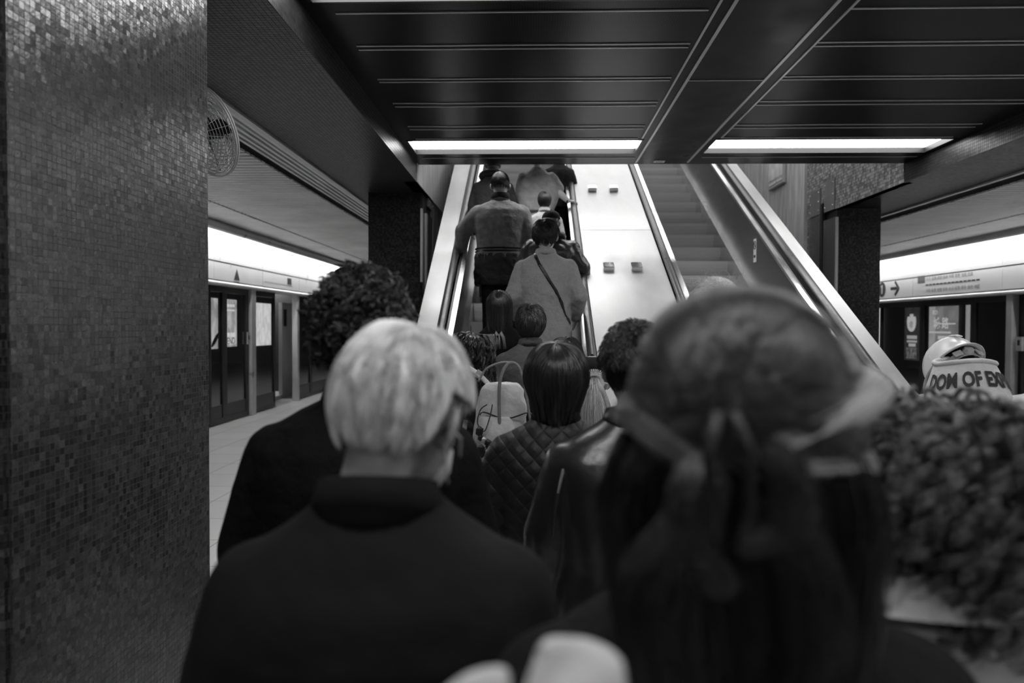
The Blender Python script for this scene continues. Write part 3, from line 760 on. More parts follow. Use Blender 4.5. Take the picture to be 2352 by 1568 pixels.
# fan behind the near pillar
fc = Vector((-1.99,4.3,CAMZ+446*4.3/FPX))
fan = empty('fan', fc)
ax = Vector((.85,-.35,-.25)).normalized()
ax = Vector((-.5,-.75,-.4)).normalized()
q = ax.to_track_quat('Z','Y').to_matrix().to_4x4(); FM = Matrix.Translation(fc)@q
R_=.27
def ringpts(r,z,n=40): return [FM@Vector((r*math.cos(2*PI*k/n),r*math.sin(2*PI*k/n),z)) for k in range(n)]
bm = bmesh.new()
for r,z in ((R_,0),(R_,-.015)): tube(bm, ringpts(r,z), .006, n=6, closed=True)
mesh_obj('rim', bm, M['trim'], fan, smooth=True)
def cage(sgn, depth):
    bm = bmesh.new()
    for k in range(1,13):
        r=R_*k/13; tube(bm, ringpts(r, sgn*depth*(1-(r/R_)**2), 32), .0022, n=4, closed=True)
    for k in range(24):
        a=2*PI*k/24; tube(bm,[FM@Vector((R_*u*math.cos(a),R_*u*math.sin(a),sgn*depth*(1-u*u))) for u in (.1,.4,.6,.8,1)],.0022,n=4)
    return bm
mesh_obj('front_guard', cage(1,.07), M['trimb'], fan); mesh_obj('rear_guard', cage(-1,.10), M['trim'], fan)
for k in range(4):
    bm = bmesh.new(); a=2*PI*k/4
    vs=[]
    for (r,w_,tw) in ((.03,.03,.02),(.12,.08,.03),(.21,.09,.02),(.235,.05,.01)):
        for sg in (-1,1):
            vs.append(bm.verts.new(FM@(Matrix.Rotation(a,4,'Z')@Vector((r,sg*w_/2,sg*tw)))))
    for i in range(3): bm.faces.new((vs[2*i],vs[2*i+1],vs[2*i+3],vs[2*i+2]))
    bmesh.ops.solidify(bm, geom=bm.faces[:], thickness=.004)
    mesh_obj('blade', bm, M['dark'], fan)
bm = bmesh.new(); bmesh.ops.create_cone(bm,cap_ends=True,segments=20,radius1=.06,radius2=.05,depth=.12,matrix=FM@Matrix.Translation((0,0,-.06))); mesh_obj('motor', bm, M['dark'], fan, smooth=False)
bm = bmesh.new(); tube(bm,[FM@Vector((0,0,-.08)),fc+Vector((-.06,.12,.12)),Vector((fc.x-.1,fc.y+.12,BZ))],.02,n=8); mesh_obj('bracket', bm, M['black'], fan)
tag(fan,'round caged fan mounted under the beam behind the near pillar','fan')
# ================================================================ people
rng = np.random.default_rng(11)
M['skin'] = mat('skin', .38, .5, var=.08, vscale=30)
M['skin_light'] = mat('skin_light', .6, .5, var=.05, vscale=30)
def cloth(name, col, rough=.85, var=.15, vs=14, bump=.35, bs=18, sheen=.0, spec=.12):
    return mat(name, col, rough, var=var, vscale=vs, bump=min(1,bump*1.6), bscale=bs, sheen=sheen, spec=spec, bdist=.025)
M['coat_black'] = cloth('black_wool', .007, spec=.06)
M['coat_dark'] = cloth('dark_cloth', .013, spec=.08)
M['trouser'] = cloth('dark_trousers', .018)
M['shoe'] = mat('shoe_leather', .015, .4)
M['leather'] = mat('black_leather', .012, .33, bump=.2, bscale=25, spec=.9)

def ico(bm, c, r, R=None, seg=16):
    m4 = Matrix.Translation(c) @ (R.to_4x4() if R else Matrix.Identity(4)) @ Matrix.Diagonal((r[0],r[1],r[2],1))
    bmesh.ops.create_uvsphere(bm, u_segments=seg, v_segments=seg//2+2, radius=1, matrix=m4)
def limb(bm, pts, rad, n=12):
    """tapered closed limb with round ends through the joints"""
    pts = [Vector(p) for p in pts]
    P=[];R=[]
    for i in range(len(pts)-1):
        k = 5
        for j in range(k):
            t=j/k; P.append(pts[i].lerp(pts[i+1],t)); R.append(rad[i]*(1-t)+rad[i+1]*t)
    P.append(pts[-1]); R.append(rad[-1])
    tube(bm, P, R, n=n)
    for p,r in zip(pts,rad): ico(bm,p,(r,r,r),seg=10)
def loft(bm, secs, n=28, pw=2.3):
    """stacked super-ellipse sections (z, rx, ry, cx, cy)"""
    rings=[]
    for (z,rx,ry,cx,cy) in secs:
        ring=[]
        for k in range(n):
            a=2*PI*k/n; c,s_=math.cos(a),math.sin(a)
            x=math.copysign(abs(c)**(2/pw),c)*rx; y=math.copysign(abs(s_)**(2/pw),s_)*ry
            ring.append(bm.verts.new((cx+x,cy+y,z)))
        rings.append(ring)
    for A,B in zip(rings[:-1],rings[1:]):
        for k in range(n): bm.faces.new((A[k],A[(k+1)%n],B[(k+1)%n],B[k]))
    bm.faces.new(rings[0][::-1]); bm.faces.new(rings[-1])
def blob(o, voxel, smooth=6, disp=0, dsize=.1, tex=None):
    m = o.modifiers.new('shape','REMESH'); m.mode='VOXEL'; m.voxel_size=voxel; m.use_smooth_shade=True
    if smooth:
        s = o.modifiers.new('soft','SMOOTH'); s.factor=.5; s.iterations=smooth
    if disp:
        t = bpy.data.textures.new('folds','CLOUDS'); t.noise_scale=dsize; t.noise_depth=2
        d = o.modifiers.new('folds','DISPLACE'); d.texture=t; d.strength=disp; d.mid_level=.5; d.texture_coords='OBJECT' if tex else 'LOCAL'
        if tex: d.texture_coords_object = tex
    return o
def warp(bm, Mx):
    bmesh.ops.transform(bm, matrix=Mx, verts=bm.verts[:])

class Person: pass
def hand(bm, W, d_, s, side, curl=.5, palm_n=None):
    """palm, four fingers of their own length and a thumb; W wrist, d_ direction of the fingers"""
    d_ = Vector(d_).normalized()
    up = Vector(palm_n) if palm_n else Vector((side,0,0))       # back of the hand
    up = (up-d_*up.dot(d_)).normalized(); ac = d_.cross(up)     # across the palm
    ac = ac if ac.y>0 or palm_n else -ac
    R = Matrix((ac,d_,up)).transposed()
    c = W+d_*.045*s
    ico(bm,c,(.04*s,.055*s,.017*s),R)
    for i,(off,L_) in enumerate(((-.029,.062),(-.0097,.074),(.0097,.08),(.029,.072))):
        p = W+d_*.085*s+ac*off*s
        q = p+(d_*math.cos(curl*.6)-up*math.sin(curl*.6))*L_*.5*s
        r_ = q+(d_*math.cos(curl*1.6)-up*math.sin(curl*1.6))*L_*.45*s
        limb(bm,[p,q,r_],[.0095*s,.0085*s,.0072*s],n=8)
    t0 = W+d_*.025*s+ac*.034*s; t1=t0+(d_*.6+ac*.75-up*.2)*.035*s; t2=t1+(d_*.85+ac*.25-up*.4).normalized()*.03*s
    limb(bm,[t0,t1,t2],[.013*s,.011*s,.009*s],n=8)

def make_person(name, px, py, d, label, *, foot=None, height=None, yaw=0, w=1.0, head_w=1.0,
                arms=None, lean=0, head_pitch=0, head_yaw=0, head_roll=0, voxel=.009, coat=None, coat_mat=None, hem=.80, trousers=None,
                collar=True, shoulder_drop=0, sw=1.0, cut=0, skin=None, headup=0, group=None, coat_disp=.012, coat_voxel=.012, coat_secs=None, hood=False, neck_back=0, hair_top=.012, neck_z=1.50, collar_h=0, arm_r=1.0):
    """px,py: where the top of the head shows; d: distance. Built standing, facing down the hall."""
    top = at(px,py,d)
    if foot is None: foot = 0.0 if d < D0 else None
    if foot is None:
        n = math.floor((d-(PH+.1-.3629*60))/.3629); dn = (PH+.1-.3629*60)+n*.3629
        foot = max(zs(dn),.025)
    H = (top.z - foot) - hair_top
    s = H/1.72
    P = Person(); P.H=H; P.foot=foot; P.rot = Matrix.Rotation(yaw,4,'Z'); P.hw = head_w
    xh = at(px,py,d-.055).x
    P.base=Vector((xh, d, foot)); piv = Vector((0,-.005+neck_back,neck_z))
    HR = Matrix.Rotation(head_yaw,4,'Z')@Matrix.Rotation(-head_pitch,4,'X')@Matrix.Rotation(head_roll,4,'Y')
    for it in range(4):
        P.M = Matrix.Translation(P.base) @ P.rot @ Matrix.Diagonal((s,s,s,1))
        P.HM = P.M @ Matrix.Translation(piv) @ HR @ Matrix.Translation((0,0,.105))
        best=None
        for u in np.linspace(0,2*PI,48):
            for v_ in (.0,.3,.6,.9,1.2):
                q=P.HM@Vector((0,-.012+.1*math.sin(v_)*math.sin(u),.022+.1*math.cos(v_)))
                e_=(q.z-CAMZ)/max(.05,q.y)
                if best is None or e_>best[0]: best=(e_,q)
        want=(top.z-hair_top*s-CAMZ)/d
        zt=best[1].z; ztw=CAMZ+want*best[1].y
        s*= (ztw-foot)/(zt-foot)
    c_=P.HM@Vector((0,-.02,.02)); P.base.x += xh-c_.x
    P.M = Matrix.Translation(P.base) @ P.rot @ Matrix.Diagonal((s,s,s,1))
    P.HM = P.M @ Matrix.Translation(piv) @ HR @ Matrix.Translation((0,0,.105))
    P.s=s
    sk = skin or M['skin']
    if arms is None: arms = {}
    sh = .185*sw
    base_arms = {}
    for sd in (-1,1):
        A = arms.get(sd)
        if A is None: A = [(sd*(sh+.045),-.01,1.14),(sd*(sh+.06),.06,.90)]
        base_arms[sd] = A
    # ---------------- body
    bm = bmesh.new()
    loft(bm,[(.86,.14,.095,0,0),(.93,.155,.105,0,0),(1.05,.135,.09,0,0),(1.18,.15,.1,0,.0),(1.30,.155,.09,0,0),(1.37,.13,.075,0,-.005),(1.42,.08,.06,0,-.01),(1.47,.06,.058,0,-.01)])
    limb(bm,[(0,-.012,1.37),(0,(-.005+neck_back)*.5,neck_z-.05),(0,-.005+neck_back,neck_z)],[.062,.054,.050])
    for sd in (-1,1):
        E,Wr = Vector(base_arms[sd][0]),Vector(base_arms[sd][1])
        limb(bm,[(sd*sh*.80,-.005,1.335),E,Wr],[.048,.038*arm_r,.026*(1+(arm_r-1)*.5)])
        dirv = base_arms[sd][2] if len(base_arms[sd])>2 else (Wr-E)
        pn = base_arms[sd][3] if len(base_arms[sd])>3 else None
        hand(bm,Wr,dirv,1.0,sd,curl=.55,palm_n=pn)
        limb(bm,[(sd*.085,0,.90),(sd*.09,.01,.49),(sd*.095,-.01,.09)],[.085,.055,.038])
        ico(bm,Vector((sd*.1,.05,.045)),(.04,.12,.04))
    warp(bm,P.M)
    hb = bmesh.new()
    ico(hb,Vector((0,-.012,.022)),(.076*head_w,.096,.096),seg=24)          # skull
    ico(hb,Vector((0,.022,-.02)),(.064*head_w,.075,.088),seg=20)           # face
    ico(hb,Vector((0,.052,-.083)),(.036,.034,.026))                          # chin
    limb(hb,[(0,.094,.005),(0,.108,-.022)],[.009,.014],n=8)                  # nose
    ico(hb,Vector((0,.094,-.052)),(.024,.01,.007)); ico(hb,Vector((0,.092,-.062)),(.021,.009,.007))  # lips
    ico(hb,Vector((0,.085,.024)),(.05,.012,.009))                            # brow
    for sd in (-1,1):
        ico(hb,Vector((sd*.078*head_w,-.004,-.012)),(.009,.019,.031),Matrix.Rotation(sd*.45,3,'Z'))
        ico(hb,Vector((sd*.084*head_w,-.014,-.006)),(.008,.020,.031),Matrix.Rotation(sd*.6,3,'Z'))
        ico(hb,Vector((sd*.03,.083,.006)),(.013,.009,.009))
    limb(hb,[(0,-.02,-.05),(0,-.02,-.105)],[.05,.046])
    warp(hb,P.HM)
    tmp = bpy.data.meshes.new('t'); hb.to_mesh(tmp); hb.free(); bm.from_mesh(tmp); bpy.data.meshes.remove(tmp)
    o = mesh_obj('person', bm, sk, smooth=True)
    blob(o, voxel*max(s,.8), 3)
    tag(o,label,'person',group)
    P.o = o; P.name = name
    # eyes
    if d < 1.2 or abs(head_yaw)>.6:
        for sd in (-1,1):
            bm = bmesh.new(); ico(bm,Vector((sd*.03,.082,.006)),(.011,.011,.011),seg=12); warp(bm,P.HM); mesh_obj('eye',bm,M['white'],o,smooth=True)
    # ---------------- trousers and shoes
    bm = bmesh.new()
    loft(bm,[(.80,.155,.115,0,0),(.88,.165,.12,0,0),(.98,.155,.11,0,0)])
    for sd in (-1,1): limb(bm,[(sd*.085,0,.86),(sd*.09,.01,.49),(sd*.095,-.012,.10)],[.10,.075,.062])
    warp(bm,P.M); t = mesh_obj('trousers',bm,trousers or M['trouser'],o,smooth=True); blob(t,.016,3,.006,.06)
    for sd in (-1,1):
        bm = bmesh.new(); ico(bm,Vector((sd*.1,.05,.045)),(.05,.135,.045)); ico(bm,Vector((sd*.1,-.03,.05)),(.045,.06,.05)); warp(bm,P.M)
        for v in bm.verts: v.co.z=max(v.co.z,foot+.001)
        mesh_obj('shoe',bm,M['shoe'],o,smooth=True)
    # ---------------- coat
    if coat is not None:
        bm = bmesh.new(); c = coat
        T = dict(w=1,ex=.0); T.update(c if isinstance(c,dict) else {})
        e_=T['ex']; W_=T['w']*w
        dr = shoulder_drop
        secs = coat_secs or [(hem,.20*W_+e_,.15*W_+e_,0,0),(.92,.195*W_+e_,.15*W_+e_,0,0),(1.05,.18*W_+e_,.14*W_+e_,0,0),(1.18,.19*W_+e_,.145*W_+e_,0,-.005),(1.30,.205*W_+e_,.14*W_+e_,0,-.01),
                (1.365-dr,.205*sw+e_,.12*W_+e_,0,-.012),(1.395-dr,.185*sw+e_,.108+e_,0,-.012),(1.42-dr*.7,.15*sw+e_,.095+e_,0,-.012),(1.445-dr*.4,.11*sw+e_,.08+e_,0,-.012),(1.468,.08+e_*.5,.07+e_*.5,0,-.012),(1.49,.068+e_*.3,.064+e_*.3,0,-.008)]
        if cut: secs=secs[:-cut]
        loft(bm,secs)
        for sd in (-1,1):
            E,Wr = Vector(base_arms[sd][0]),Vector(base_arms[sd][1])
            a_=T.get('arm',1.0)
            S_=Vector((sd*sh*.93,-.01,1.343-dr))
            cuff = E.lerp(Wr,T.get('cuff',.93))
            limb(bm,[S_,E,cuff],[.068*a_+e_*.5,.062*a_+e_*.6,.048*a_+e_*.4])
        warp(bm,P.M)
        k = mesh_obj('coat',bm,coat_mat or M['coat_black'],o,smooth=True); blob(k,coat_voxel,8,coat_disp,.11)
        P.coat = k
        if collar:
            bm = bmesh.new(); n=24; rings=[]
            for (z,r1,r2,cy) in ((1.44,.09,.082,-.012),(1.47,.082,.077,-.012),(1.498+collar_h,.074,.072,-.012),(1.500+collar_h,.064,.062,-.01),(1.46,.062,.060,-.01)):
                rings.append([bm.verts.new(((r1+e_*.5)*math.cos(2*PI*q/n),cy+(r2+e_*.5)*math.sin(2*PI*q/n),z-(.018*math.sin(2*PI*q/n)))) for q in range(n)])
            for A,B in zip(rings,rings[1:]+rings[:1]):
                for q in range(n): bm.faces.new((A[q],A[(q+1)%n],B[(q+1)%n],B[q]))
            warp(bm,P.M); mesh_obj('collar',bm,coat_mat or M['coat_black'],o,smooth=True)
    return P

# ---------------------------------------------------------------- hair
def hair_mat(name, col, rough=.35, var=.35, spec=.5):
    m, nt, b = newmat(name); L = nt.links
    b.inputs['Roughness'].default_value = rough; b.inputs['Specular IOR Level'].default_value = spec
    at_ = N(nt,'ShaderNodeAttribute', attribute_name='tone')
    mr = N(nt,'ShaderNodeMapRange', i_3=col*(1-var), i_4=col*(1+var)); L.new(at_.outputs['Fac'], mr.inputs[0]); L.new(mr.outputs[0], b.inputs['Base Color'])
    return m
def hair_cap(P, rad, mat_, off=.0, face=True, name='hair', low=-.45):
    n=36; m=22; V=[]; F=[]; idx={}
    def inside(u):
        if u[2] < low: return False
        if face and u[1] > .30 and u[2] < .55: return False
        if face and abs(u[0])>.8 and u[1] > -.05 and u[2] < .1: return False
        return True
    dirs=[]
    for i in range(m+1):
        th=PI*i/m
        for j in range(n):
            ph=2*PI*j/n; dirs.append((math.sin(th)*math.cos(ph),math.sin(th)*math.sin(ph),math.cos(th)))
    for i in range(m):
        for j in range(n):
            q=[i*n+j,(i+1)*n+j,(i+1)*n+(j+1)%n,i*n+(j+1)%n]
            c=np.mean([dirs[a] for a in q],0)
            if inside(c): F.append(q)
    V=[P.HM@Vector((d[0]*rad[0]*P.hw+0,d[1]*rad[1]-.012,d[2]*rad[2]+.022)) for d in dirs]
    o = np_obj(name,[tuple(v) for v in V],F,mat_,P.o)
    return o
def strands(P, style, n, length, mat_, *, rad=(.082,.102,.102), steps=14, r=.0008, crown=(0,-.35,.93), lift=.03, jitter=.12, curl=0, curl_f=3.0, low=-.4,
            knot=None, name='strands', parent=None, grav=.6, clump=0, face=True, seed=1, taper=.35, spread=1.0, wave=0, region=None, hang_in=0, clump_amt=.75, ears=False, relief=.0, lock=0, lock_r=.005):
    g = np.random.default_rng(seed)
    R = np.array(rad)*np.array([P.hw,1,1]); C0=np.array([0,-.012,.022])
    # roots
    U = g.normal(size=(n*6,3)); U/=np.linalg.norm(U,axis=1)[:,None]
    ok = (U[:,2]>low)
    if face: ok &= ~((U[:,1]>.28)&(U[:,2]<.6)) & ~((np.abs(U[:,0])>.8)&(U[:,1]>-.05)&(U[:,2]<.1))
    if ears: ok &= ~((np.abs(U[:,0])>.62)&(U[:,1]>-.35)&(U[:,2]<.12))
    if region is not None: ok &= region(U)
    U = U[ok][:n]; n=len(U)
    cr = np.array(crown,float); cr/=np.linalg.norm(cr)
    if lock:
        lk = np.sort(g.integers(0,lock,n)); U = U[:lock][lk%min(lock,len(U))]
        loff = g.normal(size=(n,3)); loff = loff/np.linalg.norm(loff,axis=1)[:,None]*g.uniform(.1,1,(n,1))**.5*lock_r
    pos = U*R*1.0; paths=[pos.copy()]
    L_ = length*(1+g.uniform(-.25,.15,n))
    if lock: L_ = length*(1+g.uniform(-.3,.15,lock)[lk]+g.uniform(-.05,.05,n))
    step = (L_/steps)[:,None]
    drift = g.normal(size=(n,3))*jitter
    if lock:
        drift = (g.normal(size=(lock,3))*jitter)[lk]; phase = g.uniform(0,6.28,lock)[lk]+g.normal(size=n)*.12; lab = lk
    elif clump:
        ncl = clump; cl = U[g.integers(0,n,ncl)]; lab = np.argmax(U@cl.T,axis=1)
        drift = drift*(1-clump_amt)+ (g.normal(size=(ncl,3))*jitter*1.6)[lab]
        phase = (g.uniform(0,6.28,ncl)[lab]) + g.normal(size=n)*.22
    else: lab=None; phase = g.uniform(0,6.28,n)
    rel = (g.uniform(0,1,lab.max()+1)[lab] if lab is not None else g.uniform(0,1,n))[:,None]*relief
    frozen = np.zeros((n,1),bool)
    # gravity in head space
    Rh = np.array(P.HM.to_3x3().normalized()); down = Rh.T@np.array([0,0,-1.0])
    nrm = U.copy()
    for k in range(steps):
        q = pos/R; qn = np.linalg.norm(q,axis=1)[:,None]; nr = q/qn/R; nr/=np.linalg.norm(nr,axis=1)[:,None]
        if style=='whorl':
            dv = q/qn - cr; dv = dv/np.maximum(.15,np.linalg.norm(dv,axis=1)[:,None]); dv = dv + down*grav*(k/steps+.4)
        elif style=='gather':
            kn = np.array(knot,float); dv = kn*R - pos; dist=np.linalg.norm(dv,axis=1)[:,None]; dv=dv/np.maximum(dist,.004)
            step = np.minimum(np.maximum(dist,1e-4)/max(1,steps-k)*1.15, length)
        elif style=='out':
            dv = nr*1.0 + down*.1
        elif style=='up':
            dv = nr*.5 - down*.2 + np.array([0,-.5,0])
        dv = dv + drift
        qq = (qn-1)
        if style in('whorl','gather'):
            t = (k+1)/steps
            target = lift*(math.sin(t*PI*.5) if style=='whorl' else math.sin(t*PI))*(1)
            tang = dv - nr*np.sum(dv*nr,axis=1)[:,None]
            belowmask = (pos@(-down) < -.02+hang_in*0)[:,None] if grav>.9 else np.zeros((n,1),bool)
            free = dv/np.linalg.norm(dv,axis=1)[:,None]
            tang/=np.maximum(1e-6,np.linalg.norm(tang,axis=1)[:,None])
            if grav>.9:
                fd = down + drift*.5 - nr*hang_in; fd/=np.linalg.norm(fd,axis=1)[:,None]
                stepv = np.where(belowmask, fd, tang)
            else: stepv = tang
            prev_pos = pos.copy()
            pos = pos+stepv*step
            q = pos/R; qn = np.linalg.norm(q,axis=1)[:,None]
            want = 1+(target+rel*math.sin(t*PI*.5))/R.mean()
            push = (qn<want)
            pos2 = q/qn*want*R
            if style=='whorl' and grav<=.9: pos = pos2
            elif style=='gather': pos = pos2
            else: pos = np.where(push, pos*(.4)+pos2*.6, pos)
            if ears:
                un = pos/R
                hit = ((np.abs(un[:,0])>.62)&(un[:,1]>-.35)&(un[:,2]<.12))[:,None]
                frozen |= hit; pos = np.where(frozen, prev_pos+(pos-prev_pos)*.03, pos)
        else:
            dv/=np.linalg.norm(dv,axis=1)[:,None]; pos = pos+dv*step
        paths.append(pos.copy())
    Pt = np.stack(paths,1)     # n,steps+1,3
    if curl:
        t = np.linspace(0,1,steps+1)[None,:,None]
        tv = np.gradient(Pt,axis=1); tv/=np.maximum(1e-6,np.linalg.norm(tv,axis=2)[...,None])
        a1 = np.cross(tv,np.array([.3,.5,.8])); a1/=np.maximum(1e-6,np.linalg.norm(a1,axis=2)[...,None]); a2=np.cross(tv,a1)
        ang = curl_f*2*PI*t[...,0]+phase[:,None]
        Pt = Pt + (a1*np.cos(ang)[...,None]+a2*np.sin(ang)[...,None])*curl*np.minimum(1,t*3)
    if lock: Pt = Pt + loff[:,None,:]*(np.minimum(1,np.linspace(0,1,steps+1)*4)*(1.15-np.linspace(0,1,steps+1)*.7))[None,:,None]
    return finish_strands(P, Pt+C0, r, mat_, name, parent, taper, g, lab)
def finish_strands(P, Pt, r, mat_, name, parent, taper, g, lab=None, world=False):
    n,m,_ = Pt.shape
    if not world:
        A = np.array(P.HM); Pt = Pt@A[:3,:3].T + A[:3,3]
    tv = np.gradient(Pt,axis=1); tv/=np.maximum(1e-7,np.linalg.norm(tv,axis=2)[...,None])
    a1 = np.cross(tv,np.array([.21,.53,.82])); a1/=np.maximum(1e-7,np.linalg.norm(a1,axis=2)[...,None]); a2=np.cross(tv,a1)
    rr = r*(1-(1-taper)*np.linspace(0,1,m))[None,:,None]*g.uniform(.7,1.3,n)[:,None,None]
    ring = [Pt+(a1*math.cos(k*2*PI/3)+a2*math.sin(k*2*PI/3))*rr for k in range(3)]
    V = np.stack(ring,2).reshape(-1,3)     # n,m,3,3
    base = (np.arange(n)[:,None]*m+np.arange(m-1)[None,:])*3
    F=[]
    for k in range(3):
        k2=(k+1)%3
        F.append(np.stack([base+k,base+k2,base+3+k2,base+3+k],-1).reshape(-1,4))
    F = np.concatenate(F)
    me = bpy.data.meshes.new(name)
    me.vertices.add(len(V)); me.vertices.foreach_set('co',V.astype(np.float32).ravel())
    me.loops.add(F.size); me.loops.foreach_set('vertex_index',F.astype(np.int32).ravel())
    me.polygons.add(len(F)); me.polygons.foreach_set('loop_start',np.arange(0,F.size,4,dtype=np.int32)); me.polygons.foreach_set('loop_total',np.full(len(F),4,np.int32))
    me.update(calc_edges=True)
    me.polygons.foreach_set('use_smooth',np.ones(len(F),bool))
    at_ = me.attributes.new('tone','FLOAT','POINT'); tone = g.uniform(0,1,n)
    if lab is not None: tone = .3*tone+.7*g.uniform(0,1,lab.max()+1)[lab]
    at_.data.foreach_set('value',np.repeat(tone,m*3).astype(np.float32))
    o = bpy.data.objects.new(name,me); COL.objects.link(o); me.materials.append(mat_)
    par = parent or P.o
    o.parent = par; o.matrix_parent_inverse = par.matrix_world.inverted()
    return o
def free_strands(P, guides, n, r, mat_, name, parent=None, jit=.01, steps=16, seed=3, taper=.5, wig=.0, world=True):
    """strands that follow hand-laid guide curves (lists of world points with a radius)"""
    g = np.random.default_rng(seed); out=[]
    for pts,rad in guides:
        pts=np.array([list(p) for p in pts]); rad=np.array(rad)
        t=np.linspace(0,len(pts)-1,steps+1); i=np.minimum(t.astype(int),len(pts)-2); f=(t-i)
        # smooth interpolation
        def cr(A):
            p0=A[np.maximum(i-1,0)];p1=A[i];p2=A[i+1];p3=A[np.minimum(i+2,len(A)-1)]
            ff=f[:,None] if A.ndim==2 else f
            return .5*((2*p1)+(-p0+p2)*ff+(2*p0-5*p1+4*p2-p3)*ff**2+(-p0+3*p1-3*p2+p3)*ff**3)
        c=cr(pts); rr=cr(rad)
        o3=g.normal(size=(n,3)); o3/=np.linalg.norm(o3,axis=1)[:,None]; o3*=g.uniform(.3,1,(n,1))**.5
        S = c[None]+o3[:,None,:]*rr[None,:,None]+ g.normal(size=(n,1,3))*jit*.2
        if wig:
            ph=g.uniform(0,6.28,n)[:,None]; S += (np.sin(np.linspace(0,9,steps+1)[None]+ph)[...,None])*np.array([1,.3,.2])*wig
        out.append(S)
    Pt=np.concatenate(out)
    return finish_strands(P,Pt,r,mat_,name,parent,taper,g,None,world=True)
def curve_pts(pts, k=5):
    pts=[Vector(p) for p in pts]; out=[]
    for i in range(len(pts)-1):
        p0=pts[max(i-1,0)];p1=pts[i];p2=pts[i+1];p3=pts[min(i+2,len(pts)-1)]
        for j in range(k):
            t=j/k; out.append(.5*((2*p1)+(p2-p0)*t+(2*p0-5*p1+4*p2-p3)*t*t+(3*p1-p0-3*p2+p3)*t**3))
    return out+[pts[-1]]
def put(bm, P, name, mat_, parent=None, smooth=True, head=False):
    warp(bm, P.HM if head else P.M); return mesh_obj(name,bm,mat_,parent or P.o,smooth=smooth)
HB = hair_mat('hair_black',.014,.3,.85,spec=.7); HD = hair_mat('hair_dark_brown',.035,.28,.85,spec=.8); HG = hair_mat('hair_grey',.78,.45,.65)
HBR = hair_mat('hair_brown',.042,.3,.8); HBL = hair_mat('hair_blonde',.55,.4,.55); HMB = hair_mat('hair_dark_blonde',.11,.3,.8)

# ---- people on the left escalator, from the top down
p = make_person('hooded', 1132,352,8.35,'person in a dark hooded jacket at the top left of the left escalator',
    coat=dict(w=1.1,ex=.01), coat_mat=cloth('dark_hoodie',.035), head_w=1.0)
hair_cap(p,(.085,.105,.105),HB)
bm=bmesh.new(); tube(bm,[(.13*math.cos(t),-.04+.10*math.sin(t),1.47-.03*math.sin(t)) for t in [2*PI*k/18 for k in range(18)]],.035,n=8,closed=True); put(bm,p,'hood',p.coat.data.materials[0])
p = make_person('grey cape', 1235,338,8.5,'person in a loose pale grey top gripping the right handrail',
    arms={1:[(.265,-.05,1.17),(.385,.05,1.085),(.75,.6,.05),(0,-.2,1)]}, arm_r=1.35, coat=None, trousers=cloth('pale_shirt_tail',.35), skin=M['skin_light'], voxel=.007)
hair_cap(p,(.085,.105,.105),HD)
gm = cloth('pale_grey_knit',.30,var=.1)
bm=bmesh.new(); loft(bm,[(.93,.23,.16,-.03,-.02),(1.0,.25,.165,-.02,-.02),(1.12,.27,.165,0,-.02),(1.22,.265,.155,.02,-.015),(1.32,.22,.13,.01,-.01),(1.40,.16,.10,0,-.01),(1.46,.09,.075,0,-.01),(1.49,.066,.06,0,-.01)])
limb(bm,[(.17,0,1.36),(.26,-.03,1.22)],[.08,.075]); limb(bm,[(-.17,0,1.36),(-.225,0,1.14)],[.08,.07])
c=put(bm,p,'loose_top',gm); blob(c,.012,5,.02,.09)
bm=bmesh.new(); W=Vector((.372,.045,1.09)); tube(bm,[W+Vector((.0,.034*math.cos(t),.034*math.sin(t))) for t in [2*PI*k/16 for k in range(16)]],.010,n=6,closed=True); put(bm,p,'wristband',M['black'])
bm=bmesh.new(); loft(bm,[(.80,.17,.12,0,0),(.95,.175,.125,0,0)]); c=put(bm,p,'shirt_tail',cloth('pale_shirt',.5)); blob(c,.012,3,.02,.05)
p = make_person('dark', 1285,338,9.3,'person in a dark jacket at the top right of the left escalator',
    coat=dict(w=1.05,ex=.01), coat_mat=cloth('charcoal_coat',.05))
hair_cap(p,(.085,.105,.105),HB)
p = make_person('puffer', 1149,392,7.3,'person with cropped dark hair in a padded jacket with painted-in shade, hand on the left handrail',
    shoulder_drop=-.01, arms={-1:[(-.34,.02,1.20),(-.385,.20,1.0),(-.25,.9,-.2),(-.2,0,1)], 1:[(.265,-.03,1.13),(.22,.12,.92)]},
    coat=dict(w=1.1,ex=.016,arm=1.1), sw=1.12, coat_mat=cloth('grey_padded_jacket',.13,rough=.7,var=.25,bump=.8,bs=9), coat_disp=.016, hem=.985, head_yaw=.05)
hair_cap(p,(.083,.103,.102),HB,low=-.3); strands(p,'whorl',2500,.03,HB,r=.0012,steps=6,lift=.006,rad=(.083,.103,.102),low=-.35)
bm=bmesh.new(); loft(bm,[(1.455,.085,.08,0,-.012),(1.50,.088,.085,0,-.012),(1.535,.082,.08,0,-.012),(1.54,.07,.068,0,-.012)]); put(bm,p,'knit_collar',M['coat_dark'])
bm=bmesh.new(); e_=.0; loft(bm,[(.70,.232,.178,0,0),(.80,.24,.182,0,0),(.95,.234,.180,0,0),(.99,.232,.178,0,-.003)]); c=put(bm,p,'shaded_lower_jacket',cloth('shaded_padded',.03,rough=.6,bump=.6,bs=12)); blob(c,.014,4,.03,.08)  # shade on the lower jacket put in as a darker cloth part
for z in (1.005,1.03):
    bm=bmesh.new(); tube(bm,[(.222*math.cos(t),-.005+.172*math.sin(t),z) for t in [2*PI*k/30 for k in range(30)]],.008,n=6,closed=True); put(bm,p,'waist_seam',M['coat_dark'])
p = make_person('behind', 1251,438,7.75,'person with short dark hair and a pale collar just above the black cap',
    coat=dict(w=.95), coat_mat=cloth('pale_coat',.3), height=1.5)
